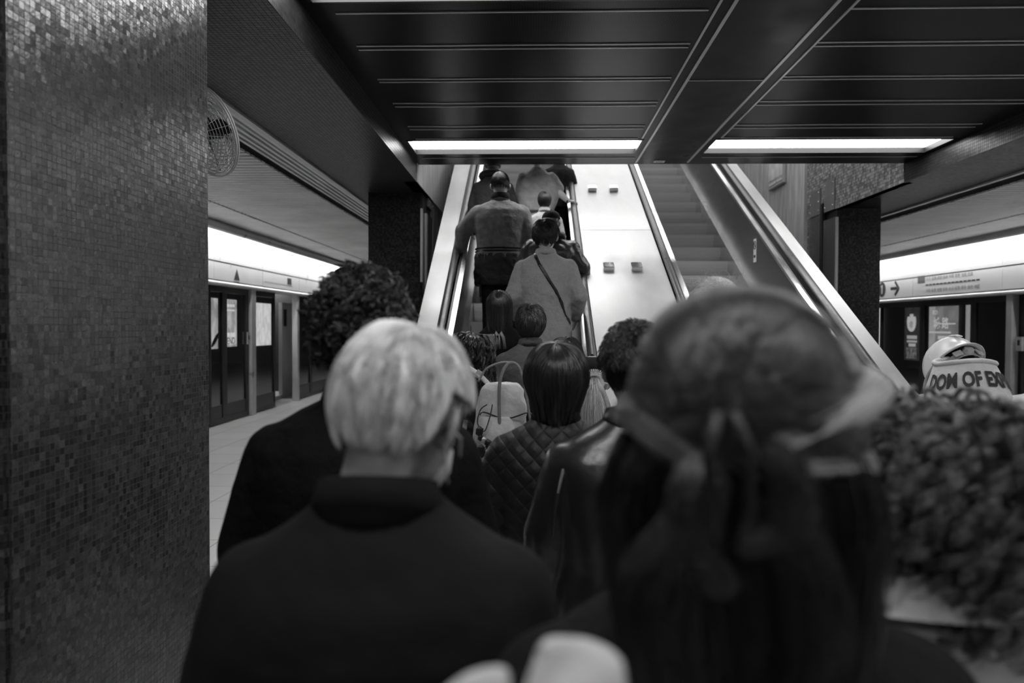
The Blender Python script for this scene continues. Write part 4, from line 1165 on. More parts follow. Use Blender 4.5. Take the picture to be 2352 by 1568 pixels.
hair_cap(p,(.086,.108,.106),HB,low=-.6); strands(p,'whorl',3000,.06,HB,r=.0012,steps=8,lift=.01,rad=(.086,.108,.106),low=-.6)
p = make_person('black cap', 1266,480,6.95,'person in a black cap and black puffer jacket just above the grey-coated rider',
    arms={1:[(.30,.0,1.15),(.30,.14,.95)],-1:[(-.27,.0,1.15),(-.25,.12,.95)]}, coat=dict(w=1.15,ex=.02,arm=1.35), sw=1.1, coat_mat=mat('glossy_black_puffer',.015,.35,bump=.5,bscale=14), coat_disp=.035)
hair_cap(p,(.085,.104,.1),HB,low=-.5)
CAPM = cloth('black_cap',.012,rough=.9,bump=.1)
def cap_hat(p, m_, brim_yaw=0, gap=False):
    bm=bmesh.new(); n=28
    rings=[]
    for t in (0,.12,.25,.4,.6,.8,.97):
        a=t*PI/2; rings.append([bm.verts.new((.092*math.cos(a)**.8*math.cos(2*PI*k/n)*p.hw,-.012+.112*math.cos(a)**.8*math.sin(2*PI*k/n),.035+.085*math.sin(a))) for k in range(n)])
    for A,B in zip(rings[:-1],rings[1:]):
        for k in range(n): bm.faces.new((A[k],A[(k+1)%n],B[(k+1)%n],B[k]))
    bm.faces.new(rings[-1])
    bmesh.ops.create_uvsphere(bm,u_segments=10,v_segments=6,radius=.009,matrix=Matrix.Translation((0,-.012,.122)))
    h=put(bm,p,'cap',m_,head=True)
    bm=bmesh.new(); a0=[bm.verts.new((.08*math.cos(t),.05+.055*math.sin(t)+.0,.045)) for t in [PI*k/12 for k in range(13)]]; b0=[bm.verts.new((.085*math.cos(t),.055+.125*math.sin(t),.035-.01*math.sin(t))) for t in [PI*k/12 for k in range(13)]]
    for i in range(12): bm.faces.new((a0[i],a0[i+1],b0[i+1],b0[i]))
    bmesh.ops.solidify(bm,geom=bm.faces[:],thickness=.003)
    put(bm,p,'brim',m_,parent=h,head=True)
    return h
cap_hat(p,CAPM)
bm=bmesh.new(); tube(bm,[(.12*math.cos(t),-.03+.10*math.sin(t),1.47-.02*math.sin(t)) for t in [2*PI*k/18 for k in range(18)]],.03,n=8,closed=True); put(bm,p,'hood',p.coat.data.materials[0])
GC = cloth('grey_coat',.30,rough=.9,var=.08,vs=60,bump=.5,bs=14)
p = make_person('grey coat', 1253,503,6.12,'person with short black hair in a long plain grey coat with a thin black strap',
    shoulder_drop=-.018, arms={1:[(.262,-.05,1.14),(.24,.12,.98)],-1:[(-.255,-.05,1.14),(-.22,.12,.98)]}, coat=dict(w=1.03,ex=.008,arm=1.0), sw=1.02, coat_mat=GC, hem=.70, coat_disp=.018, voxel=.007, head_w=1.08, head_yaw=-.15, hair_top=.012,
    trousers=cloth('light_trousers',.5), skin=M['skin_light'])
hair_cap(p,(.088,.107,.106),HB,low=-.55); strands(p,'whorl',3200,.05,HB,r=.0015,steps=8,lift=.010,rad=(.088,.107,.106),low=-.6,jitter=.3,clump=220,relief=.012,ears=True)
bm=bmesh.new()
pts=[(-.085,.04,1.475),(-.085,-.06,1.462),(-.05,-.145,1.38),(.03,-.172,1.25),(.12,-.178,1.12),(.19,-.165,1.0),(.235,-.09,.93)]
for a_,b_ in zip(pts[:-1],pts[1:]):
    a_=Vector(a_); b_=Vector(b_)
    tube(bm,[a_.lerp(b_,j_/6) for j_ in range(7)],.013,n=6)
st=put(bm,p,'strap',M['black']); sk_=st.modifiers.new('lie','SHRINKWRAP'); sk_.target=p.coat; sk_.wrap_mode='OUTSIDE_SURFACE'; sk_.offset=.004
bm=bmesh.new(); loft(bm,[(.60,.19,.14,0,0),(.70,.195,.145,0,0),(.80,.19,.14,0,0)]); c=put(bm,p,'shirt_tail',cloth('white_shirt',.6)); blob(c,.012,3,.02,.05)
LONGB = hair_mat('long_black_hair',.022,.27,.85,spec=.8)
p = make_person('long hair', 1146,664,5.35,'person with long straight dark hair at the foot of the left escalator',
    coat=dict(w=1.1,ex=.01), coat_mat=M['coat_black'], shoulder_drop=.02)
hair_cap(p,(.085,.105,.105),LONGB,low=-.8); strands(p,'whorl',3200,.42,LONGB,r=.0016,relief=.012,steps=16,lift=.012,grav=1.0,rad=(.085,.105,.105),low=-.8,hang_in=.12,jitter=.06,clump=60)
PB = cloth('pale_bag_canvas',.30,rough=.8,bump=.4)
bag = empty('shoulder_bag', P.base if False else p.base)
bm=bmesh.new(); q=at(1110,790,5.0); loft(bm,[(q.z-.16,.085,.05,q.x,q.y),(q.z,.10,.06,q.x,q.y),(q.z+.06,.085,.05,q.x,q.y),(q.z+.07,.07,.035,q.x,q.y)]); b1=mesh_obj('body',bm,cloth('grey_bag_cloth',.12),bag,smooth=True); blob(b1,.012,4,.03,.05)
bm=bmesh.new(); q2=at(1138,768,5.0)
for dx in (0,.035): tube(bm,[q2+Vector((dx-.03,0,-.1)),q2+Vector((dx-.015,0,0)),q2+Vector((dx+.0,0,.015)),q2+Vector((dx+.02,0,-.02)),q2+Vector((dx+.03,0,-.10))],.012,n=6)
mesh_obj('handle',bm,cloth('bag_handle',.2),bag,smooth=True)
tag(bag,'crumpled grey cloth bag carried just left of the long straight dark hair','bag')
p = make_person('short hair', 1219,698,4.95,'person with short dark hair in a dark grey jacket, just below the grey coat', yaw=.1,
    coat=dict(w=1.05,ex=.008), coat_mat=cloth('dark_grey_wool',.075), head_w=.98, voxel=.008, foot=.03)
hair_cap(p,(.086,.105,.106),HB,low=-.6); strands(p,'whorl',2600,.075,HD,r=.0017,steps=9,lift=.016,rad=(.086,.105,.106),low=-.65,jitter=.25,clump=200,relief=.012)

# ---- the crowd on the platform
p = make_person('behind bob', 1300,772,3.5,'person with dark hair mostly hidden behind the bobbed head', coat=dict(w=1), coat_mat=M['coat_dark'])
hair_cap(p,(.086,.106,.106),HB,low=-.6); strands(p,'whorl',3500,.08,HD,r=.001,steps=9,lift=.014,rad=(.086,.106,.106),low=-.6)
p = make_person('curly backpack', 1074,762,3.1,'person with wavy dark hair wearing a pale backpack, right of the grey-haired head',
    coat=dict(w=1.05,ex=.006), coat_mat=cloth('navy_black_coat',.014), head_roll=.1, head_pitch=.25)
hair_cap(p,(.09,.11,.11),HB,low=-.7); strands(p,'whorl',5000,.20,HD,r=.0012,steps=18,lift=.03,grav=.95,rad=(.09,.11,.108),low=-.7,curl=.010,curl_f=3,lock=230,lock_r=.007,jitter=.3)
PBACK = p
# ponytail and cap
p = make_person('ponytail', 1362,811,3.0,'person in a black cap with a long blonde ponytail, seen between two dark heads', coat=dict(w=.95), coat_mat=cloth('pale_jacket',.55), skin=M['skin_light'], head_w=.96)
hair_cap(p,(.082,.101,.1),HBL,low=-.6,name='hair')
h = cap_hat(p,CAPM)
KN = p.HM@Vector((0,-.115,.01))
bm=bmesh.new(); tube(bm,[KN+Vector((.036*math.cos(t),-.0,.03*math.sin(t)+.0)) for t in [2*PI*k/18 for k in range(18)]],.011,n=8,closed=True)
for k in range(26):
    t=PI*(-.05+1.1*k/25); c0=KN+Vector((.036*math.cos(t),-.008,.03*math.sin(t))); c1=KN+Vector((.056*math.cos(t),-.014,.05*math.sin(t)))
    tube(bm,[c0,c1],.0022,n=4)
mesh_obj('hair_tie',bm,M['white'],p.o,smooth=True)
gd=[]
for dx,ex in ((-.02,-.06),(-.01,-.03),(0,0),(.01,.03),(.015,.05)):
    gd.append(([KN+Vector((dx,.01,.01)),KN+Vector((dx,-.03,-.02)),KN+Vector((dx+ex*.5,-.06,-.10)),KN+Vector((ex*.9,-.06,-.22)),KN+Vector((ex*1.3,-.05,-.36)),KN+Vector((ex*1.3,-.05,-.45))],[.008,.016,.022,.028,.032,.03]))
free_strands(p,gd,420,.0011,HBL,'ponytail',seed=5,wig=.003)
# bob
p = make_person('bob', 1279,783,2.3,'person with a smooth dark bob and a quilted black jacket', coat=dict(w=1.02,ex=.012), coat_mat=None, sw=1.0)
hair_cap(p,(.094,.112,.108),HD,low=-.75); strands(p,'whorl',8000,.20,HD,r=.0011,steps=16,lift=.02,grav=.95,rad=(.094,.112,.108),low=-.2,crown=(.0,-.25,.96),jitter=.06,clump=260,seed=4,hang_in=.35,relief=.008)
def quilt():
    m,nt,b=newmat('quilted_black'); L=nt.links
    b.inputs['Base Color'].default_value=g3(.014); b.inputs['Roughness'].default_value=.5; b.inputs['Specular IOR Level'].default_value=.3
    tc=N(nt,'ShaderNodeTexCoord'); mp=N(nt,'ShaderNodeMapping'); mp.inputs['Rotation'].default_value=(0,PI/4,0); L.new(tc.outputs['Object'],mp.inputs[0])
    sp=N(nt,'ShaderNodeSeparateXYZ'); L.new(mp.outputs[0],sp.inputs[0]); hs=[]
    for i in (0,2):
        mu=N(nt,'ShaderNodeMath',operation='MULTIPLY',i_1=25.0); L.new(sp.outputs[i],mu.inputs[0])
        pp=N(nt,'ShaderNodeMath',operation='PINGPONG',i_1=.5); L.new(mu.outputs[0],pp.inputs[0])
        sq=N(nt,'ShaderNodeMath',operation='POWER',i_1=.45); L.new(pp.outputs[0],sq.inputs[0]); hs.append(sq)
    mi=N(nt,'ShaderNodeMath',operation='MULTIPLY'); L.new(hs[0].outputs[0],mi.inputs[0]); L.new(hs[1].outputs[0],mi.inputs[1])
    bp=N(nt,'ShaderNodeBump',i_Strength=.7,i_Distance=.014); L.new(mi.outputs[0],bp.inputs['Height']); L.new(bp.outputs[0],b.inputs['Normal'])
    return m
p.coat.data.materials[0]=quilt()
for c in p.o.children:
    if c.name.startswith('collar'): c.data.materials[0]=M['coat_dark']
# short dark hair, leather jacket
p = make_person('leather', 1462,742,1.95,'person with cropped dark hair in a black leather jacket, left of the nearest head', coat=dict(w=1.08,ex=.01), coat_mat=M['leather'], sw=1.08, head_w=.98, coat_disp=.008, shoulder_drop=.01)
hair_cap(p,(.084,.104,.104),HB,low=-.5); strands(p,'whorl',7000,.035,HD,r=.0009,steps=6,lift=.022,rad=(.084,.104,.102),low=.1,jitter=.5,seed=9)
strands(p,'whorl',5000,.02,HB,r=.0009,steps=5,lift=.005,rad=(.084,.104,.102),low=-.6,name='short_sides')
strands(p,'whorl',3500,.04,HD,r=.0009,steps=8,lift=.02,rad=(.084,.104,.102),low=.25,jitter=.6,lock=420,lock_r=.003,relief=.008,seed=19,name='tousled_top')
bm=bmesh.new(); tube(bm,[p.M@Vector((-.20,-.09,1.34)),p.M@Vector((-.215,-.115,1.28)),p.M@Vector((-.225,-.12,1.22)),p.M@Vector((-.23,-.12,1.16))],.004,n=6); mesh_obj('zip',bm,M['steel_strip'],p.o)
# blonde head behind the nearest head
p = make_person('blonde', 1648,640,2.35,'person with messy pale blonde hair pinned up, just above the nearest head', coat=dict(w=1), coat_mat=cloth('mid_coat',.1))
hair_cap(p,(.085,.105,.102),HBL,low=-.6); strands(p,'gather',6000,.03,HBL,r=.0009,steps=12,lift=.016,knot=(0.1,-.75,.65),low=-.6,jitter=.15,seed=3)
strands(p,'up',160,.05,HBL,r=.0005,steps=8,jitter=.7,low=.4,name='loose_strands',curl=.01,curl_f=1,seed=8)
# dark head behind nearest woman on her right
p = make_person('dark hood', 1985,830,1.5,'person in dark clothing almost hidden behind the right side of the nearest head', coat=dict(w=1.0), coat_mat=M['coat_black'])
hair_cap(p,(.088,.108,.106),HB,low=-.8); strands(p,'whorl',3000,.12,HB,r=.001,steps=9,lift=.014,grav=.95,low=-.6)

# helmet and hoodie
HOOD = cloth('pale_hoodie',.62,rough=.9,var=.06,vs=30,bump=.4,bs=16)
p = make_person('helmet', 2259,768,2.85,'person in a white safety helmet and pale hoodie with letters across the hood', coat=dict(w=1.15,ex=.02,arm=1.2), sw=1.2, coat_mat=HOOD, cut=3, head_pitch=1.0, head_roll=-.10, neck_z=1.45, neck_back=.05, hair_top=.035, coat_disp=.015, collar=False, skin=M['skin_light'], voxel=.008)
hair_cap(p,(.083,.102,.1),HB,low=-.95,face=True)
def helmet(p):
    bm=bmesh.new(); n=48; rings=[]
    for t in [k/12 for k in range(13)]:
        a=t*PI/2; f=math.cos(a)**.75; rings.append([bm.verts.new((.101*f*math.cos(2*PI*k/n),-.005+.130*f*math.sin(2*PI*k/n),.022+.118*math.sin(a)**.95)) for k in range(n)])
    lip=[bm.verts.new((.109*math.cos(2*PI*k/n),-.003+(.152 if math.sin(2*PI*k/n)<0 else .185)*math.sin(2*PI*k/n),.008)) for k in range(n)]
    rings=[lip]+rings
    for A,B in zip(rings[:-1],rings[1:]):
        for k in range(n): bm.faces.new((A[k],A[(k+1)%n],B[(k+1)%n],B[k]))
    bm.faces.new(rings[-1])
    bmesh.ops.recalc_face_normals(bm,faces=bm.faces)
    bmesh.ops.solidify(bm,geom=bm.faces[:],thickness=.004)
    T=Matrix.Rotation(.15,4,'X'); bmesh.ops.transform(bm,matrix=T,verts=bm.verts[:])
    h=put(bm,p,'helmet_shell',mat('helmet_white',.72,.22,var=.05),head=True)
    bm=bmesh.new(); tube(bm,[T@Vector((.110*math.cos(t),-.003+(.153 if math.sin(t)<0 else .186)*math.sin(t),.007)) for t in [2*PI*k/48 for k in range(48)]],.0045,n=6,closed=True); put(bm,p,'helmet_edge',M['whitebar'],parent=h,head=True)
    bm=bmesh.new(); pts=[T@Vector((0,-.005+.150*math.sin(a)*-1 if 0 else -.005+.147*math.cos(a)*-1,.022+.121*math.sin(a))) for a in [PI*(.12+.76*k/12) for k in range(13)]]
    tube(bm,pts,.010,n=6,flat=.4); put(bm,p,'helmet_ridge',mat('helmet_white2',.78,.25),parent=h,head=True)
    # cradle inside the back
    bm=bmesh.new()
    for k in range(13):
        pass
    arc=[(.088*math.cos(t),-.008+.112*math.sin(t),-.028) for t in [PI*(1.18+.64*k/14) for k in range(15)]]
    for a_,b_ in zip(arc[:-1],arc[1:]):
        a_=Vector(a_); b_=Vector(b_); vs=[bm.verts.new(v) for v in (a_+Vector((0,0,-.014)),b_+Vector((0,0,-.014)),b_+Vector((0,0,.014)),a_+Vector((0,0,.014)))]; bm.faces.new(vs)
    bmesh.ops.remove_doubles(bm,verts=bm.verts[:],dist=.0005); bmesh.ops.solidify(bm,geom=bm.faces[:],thickness=.003)
    cr=put(bm,p,'cradle_band',M['whitebar'],parent=h,head=True,smooth=False)
    bm=bmesh.new(); bmesh.ops.create_cone(bm,cap_ends=True,segments=12,radius1=.022,radius2=.018,depth=.016,matrix=Matrix.Translation((0,-.128,-.022))@Matrix.Rotation(PI/2,4,'X')); put(bm,p,'adjuster_knob',M['whitebar'],parent=h,head=True,smooth=False)
    for sx in (-1,1):
        bm=bmesh.new(); c0=Vector((sx*.045,-.118,-.028)); bmesh.ops.create_cube(bm,size=1,matrix=Matrix.Translation(c0)@Matrix.Rotation(sx*.42,4,'Z')@Matrix.Diagonal((.034,.008,.026,1))); bmesh.ops.bevel(bm,geom=bm.edges[:],offset=.002,segments=1,affect='EDGES'); put(bm,p,'buckle',M['trimb'],parent=h,head=True,smooth=False)
        bm=bmesh.new(); tube(bm,[(sx*.088,-.02,.03),(sx*.086,-.03,-.03),(sx*.07,.0,-.1)],.006,n=5,flat=.4); put(bm,p,'chin_strap',M['whitebar'],parent=h,head=True)
helmet(p)
# hood: a standing folded roll round the neck carrying the letters
bm=bmesh.new(); secs=[]
HC=Vector((0,-.045,0))
def hood_pt(t, v):       # t angle around the back (pi..2pi), v 0 (foot) .. 1 (upper rim)
    r = (.160-.055*v**1.2); rx=r*1.05; ry=r*.82
    return Vector((-.050+rx*math.cos(t), -.03+ry*math.sin(t)+.03*v, 1.415+.150*v-.035*abs(math.cos(t))**2*(1-v*.5)))
n=40; rows=10; G=[]
for j in range(rows+1):
    G.append([bm.verts.new(hood_pt(2*PI*k/n, j/rows)) for k in range(n)])
inn=[bm.verts.new(hood_pt(2*PI*k/n,1)+Vector((-.018*math.cos(2*PI*k/n),-.018*math.sin(2*PI*k/n),-.01))) for k in range(n)]
inn2=[bm.verts.new(hood_pt(2*PI*k/n,.5)+Vector((-.05*math.cos(2*PI*k/n),-.05*math.sin(2*PI*k/n),-.01))) for k in range(n)]
G+= [inn,inn2]
for A,B in zip(G[:-1],G[1:]):
    for k in range(n): bm.faces.new((A[k],A[(k+1)%n],B[(k+1)%n],B[k]))
hd=put(bm,p,'hood',HOOD); 
sb=hd.modifiers.new('round','SUBSURF'); sb.levels=1; sb.render_levels=1
# rim roll
bm=bmesh.new(); tube(bm,[hood_pt(t,1.0) for t in [2*PI*k/40 for k in range(40)]],.010,n=8,closed=True); put(bm,p,'hood_seam',HOOD,parent=hd)
def hood_text(s_, t0, t1, v0, v1, m_, off, name, bold):
    cu = bpy.data.curves.new(name,'FONT'); cu.body=s_; cu.size=1; cu.offset=bold; cu.align_x='LEFT'; cu.resolution_u=3; cu.extrude=.001
    ob = bpy.data.objects.new(name,cu); COL.objects.link(ob)
    me = bpy.data.meshes.new_from_object(ob.evaluated_get(bpy.context.evaluated_depsgraph_get())); bpy.data.objects.remove(ob)
    bm=bmesh.new(); bm.from_mesh(me); bmesh.ops.subdivide_edges(bm,edges=[e for e in bm.edges if e.calc_length()>.12],cuts=3,use_grid_fill=False)
    xs=[v.co.x for v in bm.verts]; ys=[v.co.y for v in bm.verts]; x0,x1,y0,y1=min(xs),max(xs),min(ys),max(ys)
    for v in bm.verts:
        u=(v.co.x-x0)/(x1-x0); w_=(v.co.y-y0)/(y1-y0); t=t0+(t1-t0)*u; q=hood_pt(t,v0+(v1-v0)*w_)
        nr=Vector((math.cos(t),math.sin(t),.55)).normalized(); v.co=p.M@(q+nr*(off+(.001 if v.co.z>0 else 0)))
    o_=mesh_obj(name,bm,m_,hd); o_.data.materials.clear(); o_.data.materials.append(m_); return o_
hood_text('DOM OF EXPRES',PI*1.02,PI*1.91,.36,.74,mat('letter_black',.01,.6),.0045,'printed_letters',.035)
# trim of the hooded top: a neckline seam
# backpack on the wavy-haired person
b = empty('backpack', (PBACK.M@Vector((0,-.2,1.1))))
q = at(1152,905,2.82)
def bp(x,y,z): return q+Vector((x,y,z))
bm=bmesh.new(); loft(bm,[(q.z-.34,.10,.06,q.x-.01,q.y),(q.z-.2,.105,.065,q.x-.01,q.y),(q.z-.04,.098,.062,q.x,q.y),(q.z+.02,.085,.055,q.x+.0,q.y),(q.z+.045,.06,.04,q.x,q.y)],pw=2.8); k=mesh_obj('body',bm,PB,b,smooth=True); blob(k,.009,4,.015,.05); k.data.materials[0]=cloth('pale_backpack_canvas',.55,rough=.8,bump=.3)
bm=bmesh.new(); loft(bm,[(q.z-.33,.072,.03,q.x-.02,q.y-.065),(q.z-.13,.075,.035,q.x-.02,q.y-.065),(q.z-.08,.062,.02,q.x-.02,q.y-.06)],pw=3); k2=mesh_obj('front_pocket',bm,k.data.materials[0],b,smooth=True); blob(k2,.008,3,.008,.05)
bm=bmesh.new(); tube(bm,[bp(.10*math.cos(t)+.02,-.07,-.075+.012*math.sin(t*3)) for t in [PI*(1-j/12) for j in range(13)]],.003,n=5); mesh_obj('zip',bm,M['dark'],b)
strapm=cloth('backpack_strap',.2,rough=.8)
bm=bmesh.new(); tube(bm,curve_pts([bp(.00,-.085,-.18),bp(-.005,-.09,-.03),bp(.0,-.085,.07),bp(.03,-.06,.125),bp(.07,-.05,.11),bp(.095,-.07,.02),bp(.115,-.085,-.10)]),.0065,n=6,flat=.5); mesh_obj('carry_handle',bm,strapm,b,smooth=True)
bm=bmesh.new(); tube(bm,curve_pts([bp(-.09,-.02,.05),bp(-.06,.0,.10),bp(0,.0,.125),bp(.05,-.03,.125)]),.0065,n=6,flat=.5); mesh_obj('top_strap',bm,strapm,b,smooth=True)
sp0=[at(1048,840,2.95),at(1075,843,2.9),at(1100,860,2.86),at(1120,880,2.84),at(1132,892,2.83)]
bm=bmesh.new(); tube(bm,sp0,[.016,.018,.018,.016,.014],n=8,flat=.4); mesh_obj('shoulder_strap',bm,cloth('pale_strap',.42),b,smooth=True)
bm=bmesh.new(); c0=sp0[2]; bmesh.ops.create_cube(bm,size=1,matrix=Matrix.Translation(c0)@Matrix.Rotation(.6,4,'Y')@Matrix.Diagonal((.03,.015,.03,1))); mesh_obj('strap_buckle',bm,M['trim'],b)
tag(b,'pale canvas backpack with loop handles and dangling charms in the crowd','backpack')
g_=random.Random(4)
ch=empty('key_charms', bp(-.07,-.13,-.12))
for i in range(13):
    c0=bp(-.085+.05*g_.random(),-.13-.02*g_.random(),-.10-.13*g_.random()-.0); 
    if i>8: c0=bp(-.10-.03*g_.random()+.06*g_.random(),-.14,-.20-.03*g_.random())
    bm=bmesh.new(); rr=.010+.008*g_.random()
    bmesh.ops.create_icosphere(bm,subdivisions=1,radius=rr,matrix=Matrix.Translation(c0)@Matrix.Diagonal((1,.5,1.3,1))); mesh_obj('charm',bm,(M['dark'],M['trimb'],M['black'])[i%3],ch)
bm=bmesh.new(); tube(bm,curve_pts([bp(-.05,-.105,-.03),bp(-.075,-.11,-.05),bp(-.085,-.115,-.10),bp(-.06,-.115,-.13),bp(-.04,-.11,-.08),bp(-.03,-.10,-.03)]),.0025,n=5); mesh_obj('cord',bm,M['dark'],ch)
tag(ch,'cluster of small dark and pale charms hanging from the pale backpack','charms')
# small pale card or phone held in the crowd
q=at(1068,975,2.93); bm=bmesh.new(); bmesh.ops.create_cube(bm,size=1,matrix=Matrix.Translation(q)@Matrix.Rotation(.15,4,'Y')@Matrix.Diagonal((.019,.008,.04,1))); bmesh.ops.bevel(bm,geom=bm.edges[:],offset=.002,segments=2,affect='EDGES')
mesh_obj('pale_tag',bm,M['whitebar'],PBACK.o)

# ---- the nearest people
# curly dark head
p = make_person('curly man', 822,608,1.6,'tall person with short curly black hair behind the grey-haired head', coat=dict(w=1.1,ex=.012), sw=1.08, coat_mat=M['coat_black'], hair_top=.035, yaw=.12)
hair_cap(p,(.088,.108,.106),HB,low=-.6,); 
strands(p,'out',9000,.05,HD,r=.0010,steps=12,rad=(.080,.100,.098),low=-.55,jitter=.75,curl=.011,curl_f=1.5,lock=620,lock_r=.0032,seed=21,name='curls')
strands(p,'whorl',5000,.06,HD,r=.0010,steps=12,lift=.025,rad=(.086,.106,.104),low=-.2,jitter=.7,curl=.012,curl_f=1.8,lock=420,lock_r=.0035,seed=22,name='crown_curls')
# grey-haired person
p = make_person('grey hair', 893,735,.93,'grey-haired person in a dark coat in the left foreground', coat=dict(w=1.08,ex=.008), sw=.96, coat_mat=cloth('dark_foreground_coat',.010,var=.1,bump=.15), voxel=.005, head_yaw=-.33, head_pitch=.42, head_roll=.10, collar=True, collar_h=-.004, neck_z=1.478, hair_top=.010, head_w=1.02, coat_disp=.006, skin=mat('aged_skin',.34,.5,var=.15,vscale=50,bump=.2,bscale=60))
hair_cap(p,(.083,.103,.102),hair_mat('scalp_grey',.2,.6,.1),low=-.42)
strands(p,'whorl',15000,.055,HG,r=.0007,steps=10,lift=.010,rad=(.083,.103,.102),low=-.38,crown=(.1,-.35,.93),jitter=.12,clump=700,clump_amt=.8,seed=31,ears=True,relief=.004)
# glasses arm and mask loop on the right ear
bm=bmesh.new(); tube(bm,[(.083,.05,.012),(.089,.0,.012),(.088,-.02,.002),(.084,-.03,-.02)],.0025,n=6); put(bm,p,'glasses_arm',M['black'],head=True)
bm=bmesh.new(); tube(bm,[(.075,.055,-.03),(.086,.02,-.012),(.09,-.016,-.01),(.087,-.022,-.03),(.078,.02,-.06),(.07,.05,-.07)],.0016,n=5); put(bm,p,'mask_loop',M['white'],head=True)
bm=bmesh.new(); loft(bm,[(-.085,.045,.045,0,.055),(-.05,.058,.055,0,.056),(-.02,.055,.05,0,.055)]); k=put(bm,p,'face_mask',M['white'],head=True)
# nearest head: brown hair twisted up
p = make_person('near woman', 1722,678,.69,'nearest person, a large blurred head of twisted brown hair right of centre', coat=dict(w=1.0,ex=.012), sw=1.0, coat_mat=cloth('near_black_coat',.010), voxel=.007, head_yaw=.05, hair_top=.02, head_w=1.05, coat_disp=.006, collar=True)
hair_cap(p,(.094,.112,.108),hair_mat('scalp_brown',.015,.5,.1),low=-.95)
NW=p
def hp(x,y,z): return tuple(p.HM@Vector((x,y,z)))
kn=(-.30,-.90,.22)
strands(p,'gather',9000,.05,HBR,r=.0008,steps=16,lift=.016,rad=(.096,.114,.112),knot=kn,low=-.5,jitter=.05,clump=120,clump_amt=.8,seed=41,face=True,relief=.006)
# swept section from the right temple, twisted loops and the hanging lengths
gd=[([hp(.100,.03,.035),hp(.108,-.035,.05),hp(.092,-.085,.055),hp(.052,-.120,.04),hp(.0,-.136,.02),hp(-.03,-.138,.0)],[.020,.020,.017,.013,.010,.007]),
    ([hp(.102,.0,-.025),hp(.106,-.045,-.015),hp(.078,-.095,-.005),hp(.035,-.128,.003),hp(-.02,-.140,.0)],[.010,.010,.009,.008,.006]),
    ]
free_strands(p,[([hp(-.098,.0,.03),hp(-.102,-.045,.03),hp(-.088,-.09,.015),hp(-.06,-.125,-.005)],[.014,.014,.011,.008])],900,.0008,hair_mat('hair_brown_side',.14,.34,.5),'swept_hair',seed=16,wig=.003)  # weaker highlight on the left band, painted as lighter hair colour
free_strands(p,gd,900,.0008,hair_mat('hair_brown_lit',.62,.34,.5),'swept_hair',seed=6,wig=.0025)  # highlight on the right band painted in as much paler hair
gd=[([hp(-0.035,-.128,.0),hp(-0.015,-.15,.01),hp(0.000,-.15,-.02),hp(-0.005,-.145,-.05),hp(-0.035,-.14,-.06)],[.010,.012,.013,.013,.010]),
    ([hp(-0.065,-.128,.0),hp(-0.080,-.148,-.02),hp(-0.075,-.15,-.06),hp(-0.055,-.145,-.09)],[.010,.014,.014,.012]),
    ([hp(-0.055,-.12,.0),hp(-0.075,-.135,-.05),hp(-0.105,-.14,-.10),hp(-0.095,-.14,-.16),hp(-0.055,-.13,-.20)],[.012,.022,.03,.028,.02]),
    ([hp(-0.015,-.12,-.02),hp(0.005,-.135,-.06),hp(0.020,-.14,-.11),hp(0.015,-.135,-.16),hp(-0.015,-.13,-.2)],[.012,.022,.028,.026,.018])]
free_strands(p,gd[:2],900,.0008,HBR,'twisted_hair',seed=7,wig=.002)
free_strands(p,gd[2:],900,.0008,bpy.data.materials['scalp_brown'],'twisted_hair',seed=17,wig=.003)
gd=[]
for x,w_ in ((-.105,.02),(-.09,.025),(-.06,.03),(-.02,.03),(.02,.03),(.06,.03),(.09,.025),(.105,.02)):
    y0=-.02 if abs(x)>.1 else (-.06 if abs(x)>.08 else -.11)
    gd.append(([hp(x*.95,y0*.9,.0),hp(x*1.08,y0*.95,-.05),hp(x*1.0,y0,-.12),hp(x*.85,y0,-.19),hp(x*.7,y0-.01,-.25)],[w_*.7,w_,w_,w_,w_*.8]))
free_strands(p,gd,900,.0008,hair_mat('hair_dark_lengths',.02,.3,.8),'hanging_hair',seed=8,wig=.002)
bm=bmesh.new()
for sx in (-1,1):
    tube(bm,[hp(sx*.006-.055,-.155,.045),hp(sx*.016-.055,-.165,.015),hp(sx*.014-.055,-.168,-.03),hp(sx*.005-.055,-.16,-.06)],.005,n=8)
mesh_obj('hair_claw',bm,mat('dark_hair_claw',.012,.45,spec=.3),p.o,smooth=True)
# curly blonde-brown head at the right edge
p = make_person('curly right', 2215,905,.98,'person with long curly brown hair and a pale collar in the bottom right corner', coat=dict(w=1.05,ex=.02), sw=1.1, coat_mat=cloth('pale_wool_jacket',.5,var=.06,bump=.3), head_w=1.0, hair_top=.03, coat_disp=.01, collar=False, yaw=-.1, skin=M['skin_light'], neck_z=1.435)
hair_cap(p,(.09,.11,.108),hair_mat('scalp_mid',.05,.5,.1),low=-.9)
strands(p,'whorl',12000,.185,HMB,r=.0009,steps=28,lift=.04,grav=1.0,rad=(.096,.116,.110),low=-.75,jitter=.16,curl=.014,curl_f=4.2,lock=480,lock_r=.0038,relief=.03,seed=51,hang_in=.05,name='curls',crown=(0,-.1,1))
strands(p,'whorl',1500,.22,HMB,r=.0006,steps=24,lift=.06,grav=1.0,rad=(.10,.12,.114),low=-.3,jitter=.3,curl=.014,curl_f=4,lock=110,lock_r=.004,relief=.03,seed=52,name='loose_curls',crown=(0,-.1,1))
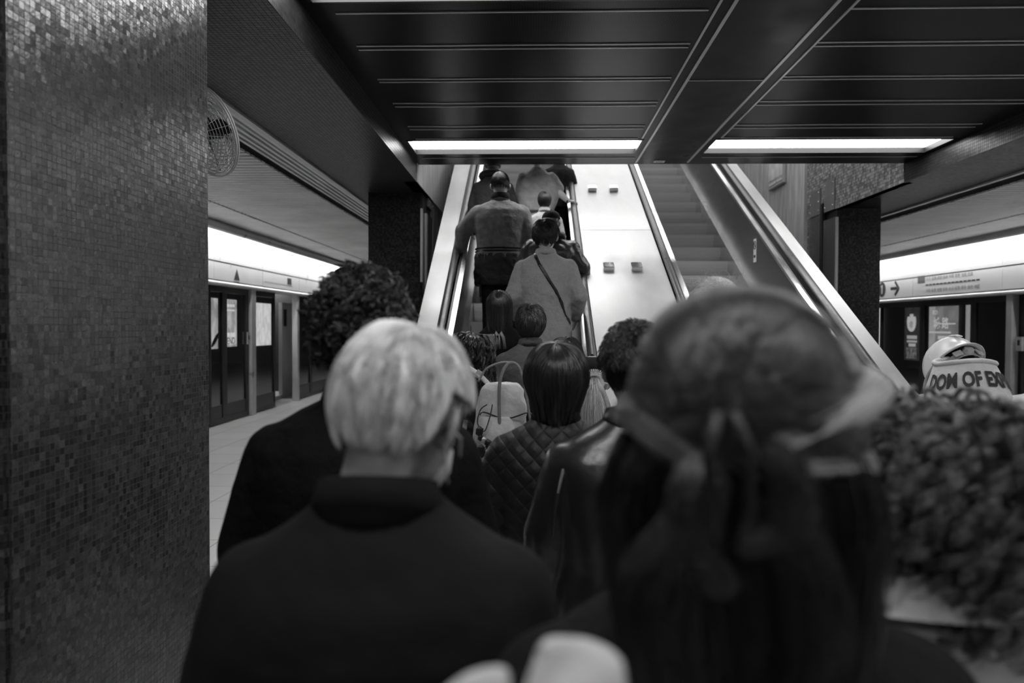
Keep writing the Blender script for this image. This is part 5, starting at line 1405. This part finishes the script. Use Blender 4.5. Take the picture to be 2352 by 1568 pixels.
# wide pale collar
bm=bmesh.new(); n=30
def cpt(t,v): return Vector(((.10+.10*v)*math.cos(t)*1.15,-.015+(.09+.08*v)*math.sin(t),1.50-.075*v-.02*math.cos(t)**2))
A=[bm.verts.new(cpt(PI*(.9+1.2*k/n),0)) for k in range(n+1)]; B=[bm.verts.new(cpt(PI*(.9+1.2*k/n),.6)+Vector((0,0,.012))) for k in range(n+1)]; C=[bm.verts.new(cpt(PI*(.9+1.2*k/n),1.0)) for k in range(n+1)]
for X_,Y_ in ((A,B),(B,C)):
    for k in range(n): bm.faces.new((X_[k],X_[k+1],Y_[k+1],Y_[k]))
bmesh.ops.solidify(bm,geom=bm.faces[:],thickness=.008)
put(bm,p,'wide_collar',cloth('pale_collar',.62,var=.05,bump=.2))
# pale bag at the bottom edge
q=at(1320,1478,.42)
pb=empty('shoulder_bag',q)
bm=bmesh.new()
def sheet(pts, thick): 
    a=[bm.verts.new(at(x,y,d_)) for x,y,d_ in pts]; b_=[bm.verts.new(at(x,y,d_+thick)) for x,y,d_ in pts]
    bm.faces.new(a[::-1]); bm.faces.new(b_)
    for i in range(len(a)): bm.faces.new((a[i],a[(i+1)%len(a)],b_[(i+1)%len(a)],b_[i]))
sheet([(1243,1470,.40),(1262,1461,.41),(1310,1462,.42),(1345,1462,.42),(1400,1488,.42),(1432,1520,.41),(1450,1680,.39),(1190,1680,.38),(1205,1580,.39)],.06)
k=mesh_obj('body',bm,cloth('pale_bag',.5,bump=.1),pb,smooth=True); blob(k,.004,6,.004,.05)
bm=bmesh.new(); sheet([(1000,1600,.39),(1075,1545,.40),(1130,1531,.40),(1172,1530,.40),(1176,1680,.38),(960,1680,.38)],.06)
k=mesh_obj('flap',bm,cloth('pale_bag2',.5,bump=.1),pb,smooth=True); blob(k,.004,6,.004,.05)
bm=bmesh.new(); sheet([(1174,1535,.405),(1205,1535,.405),(1200,1680,.385),(1174,1680,.385)],.05); mesh_obj('strap',bm,M['coat_dark'],pb)
tag(pb,'blurred pale cloth bag with a dark strap gap at the bottom edge of the photo','bag')
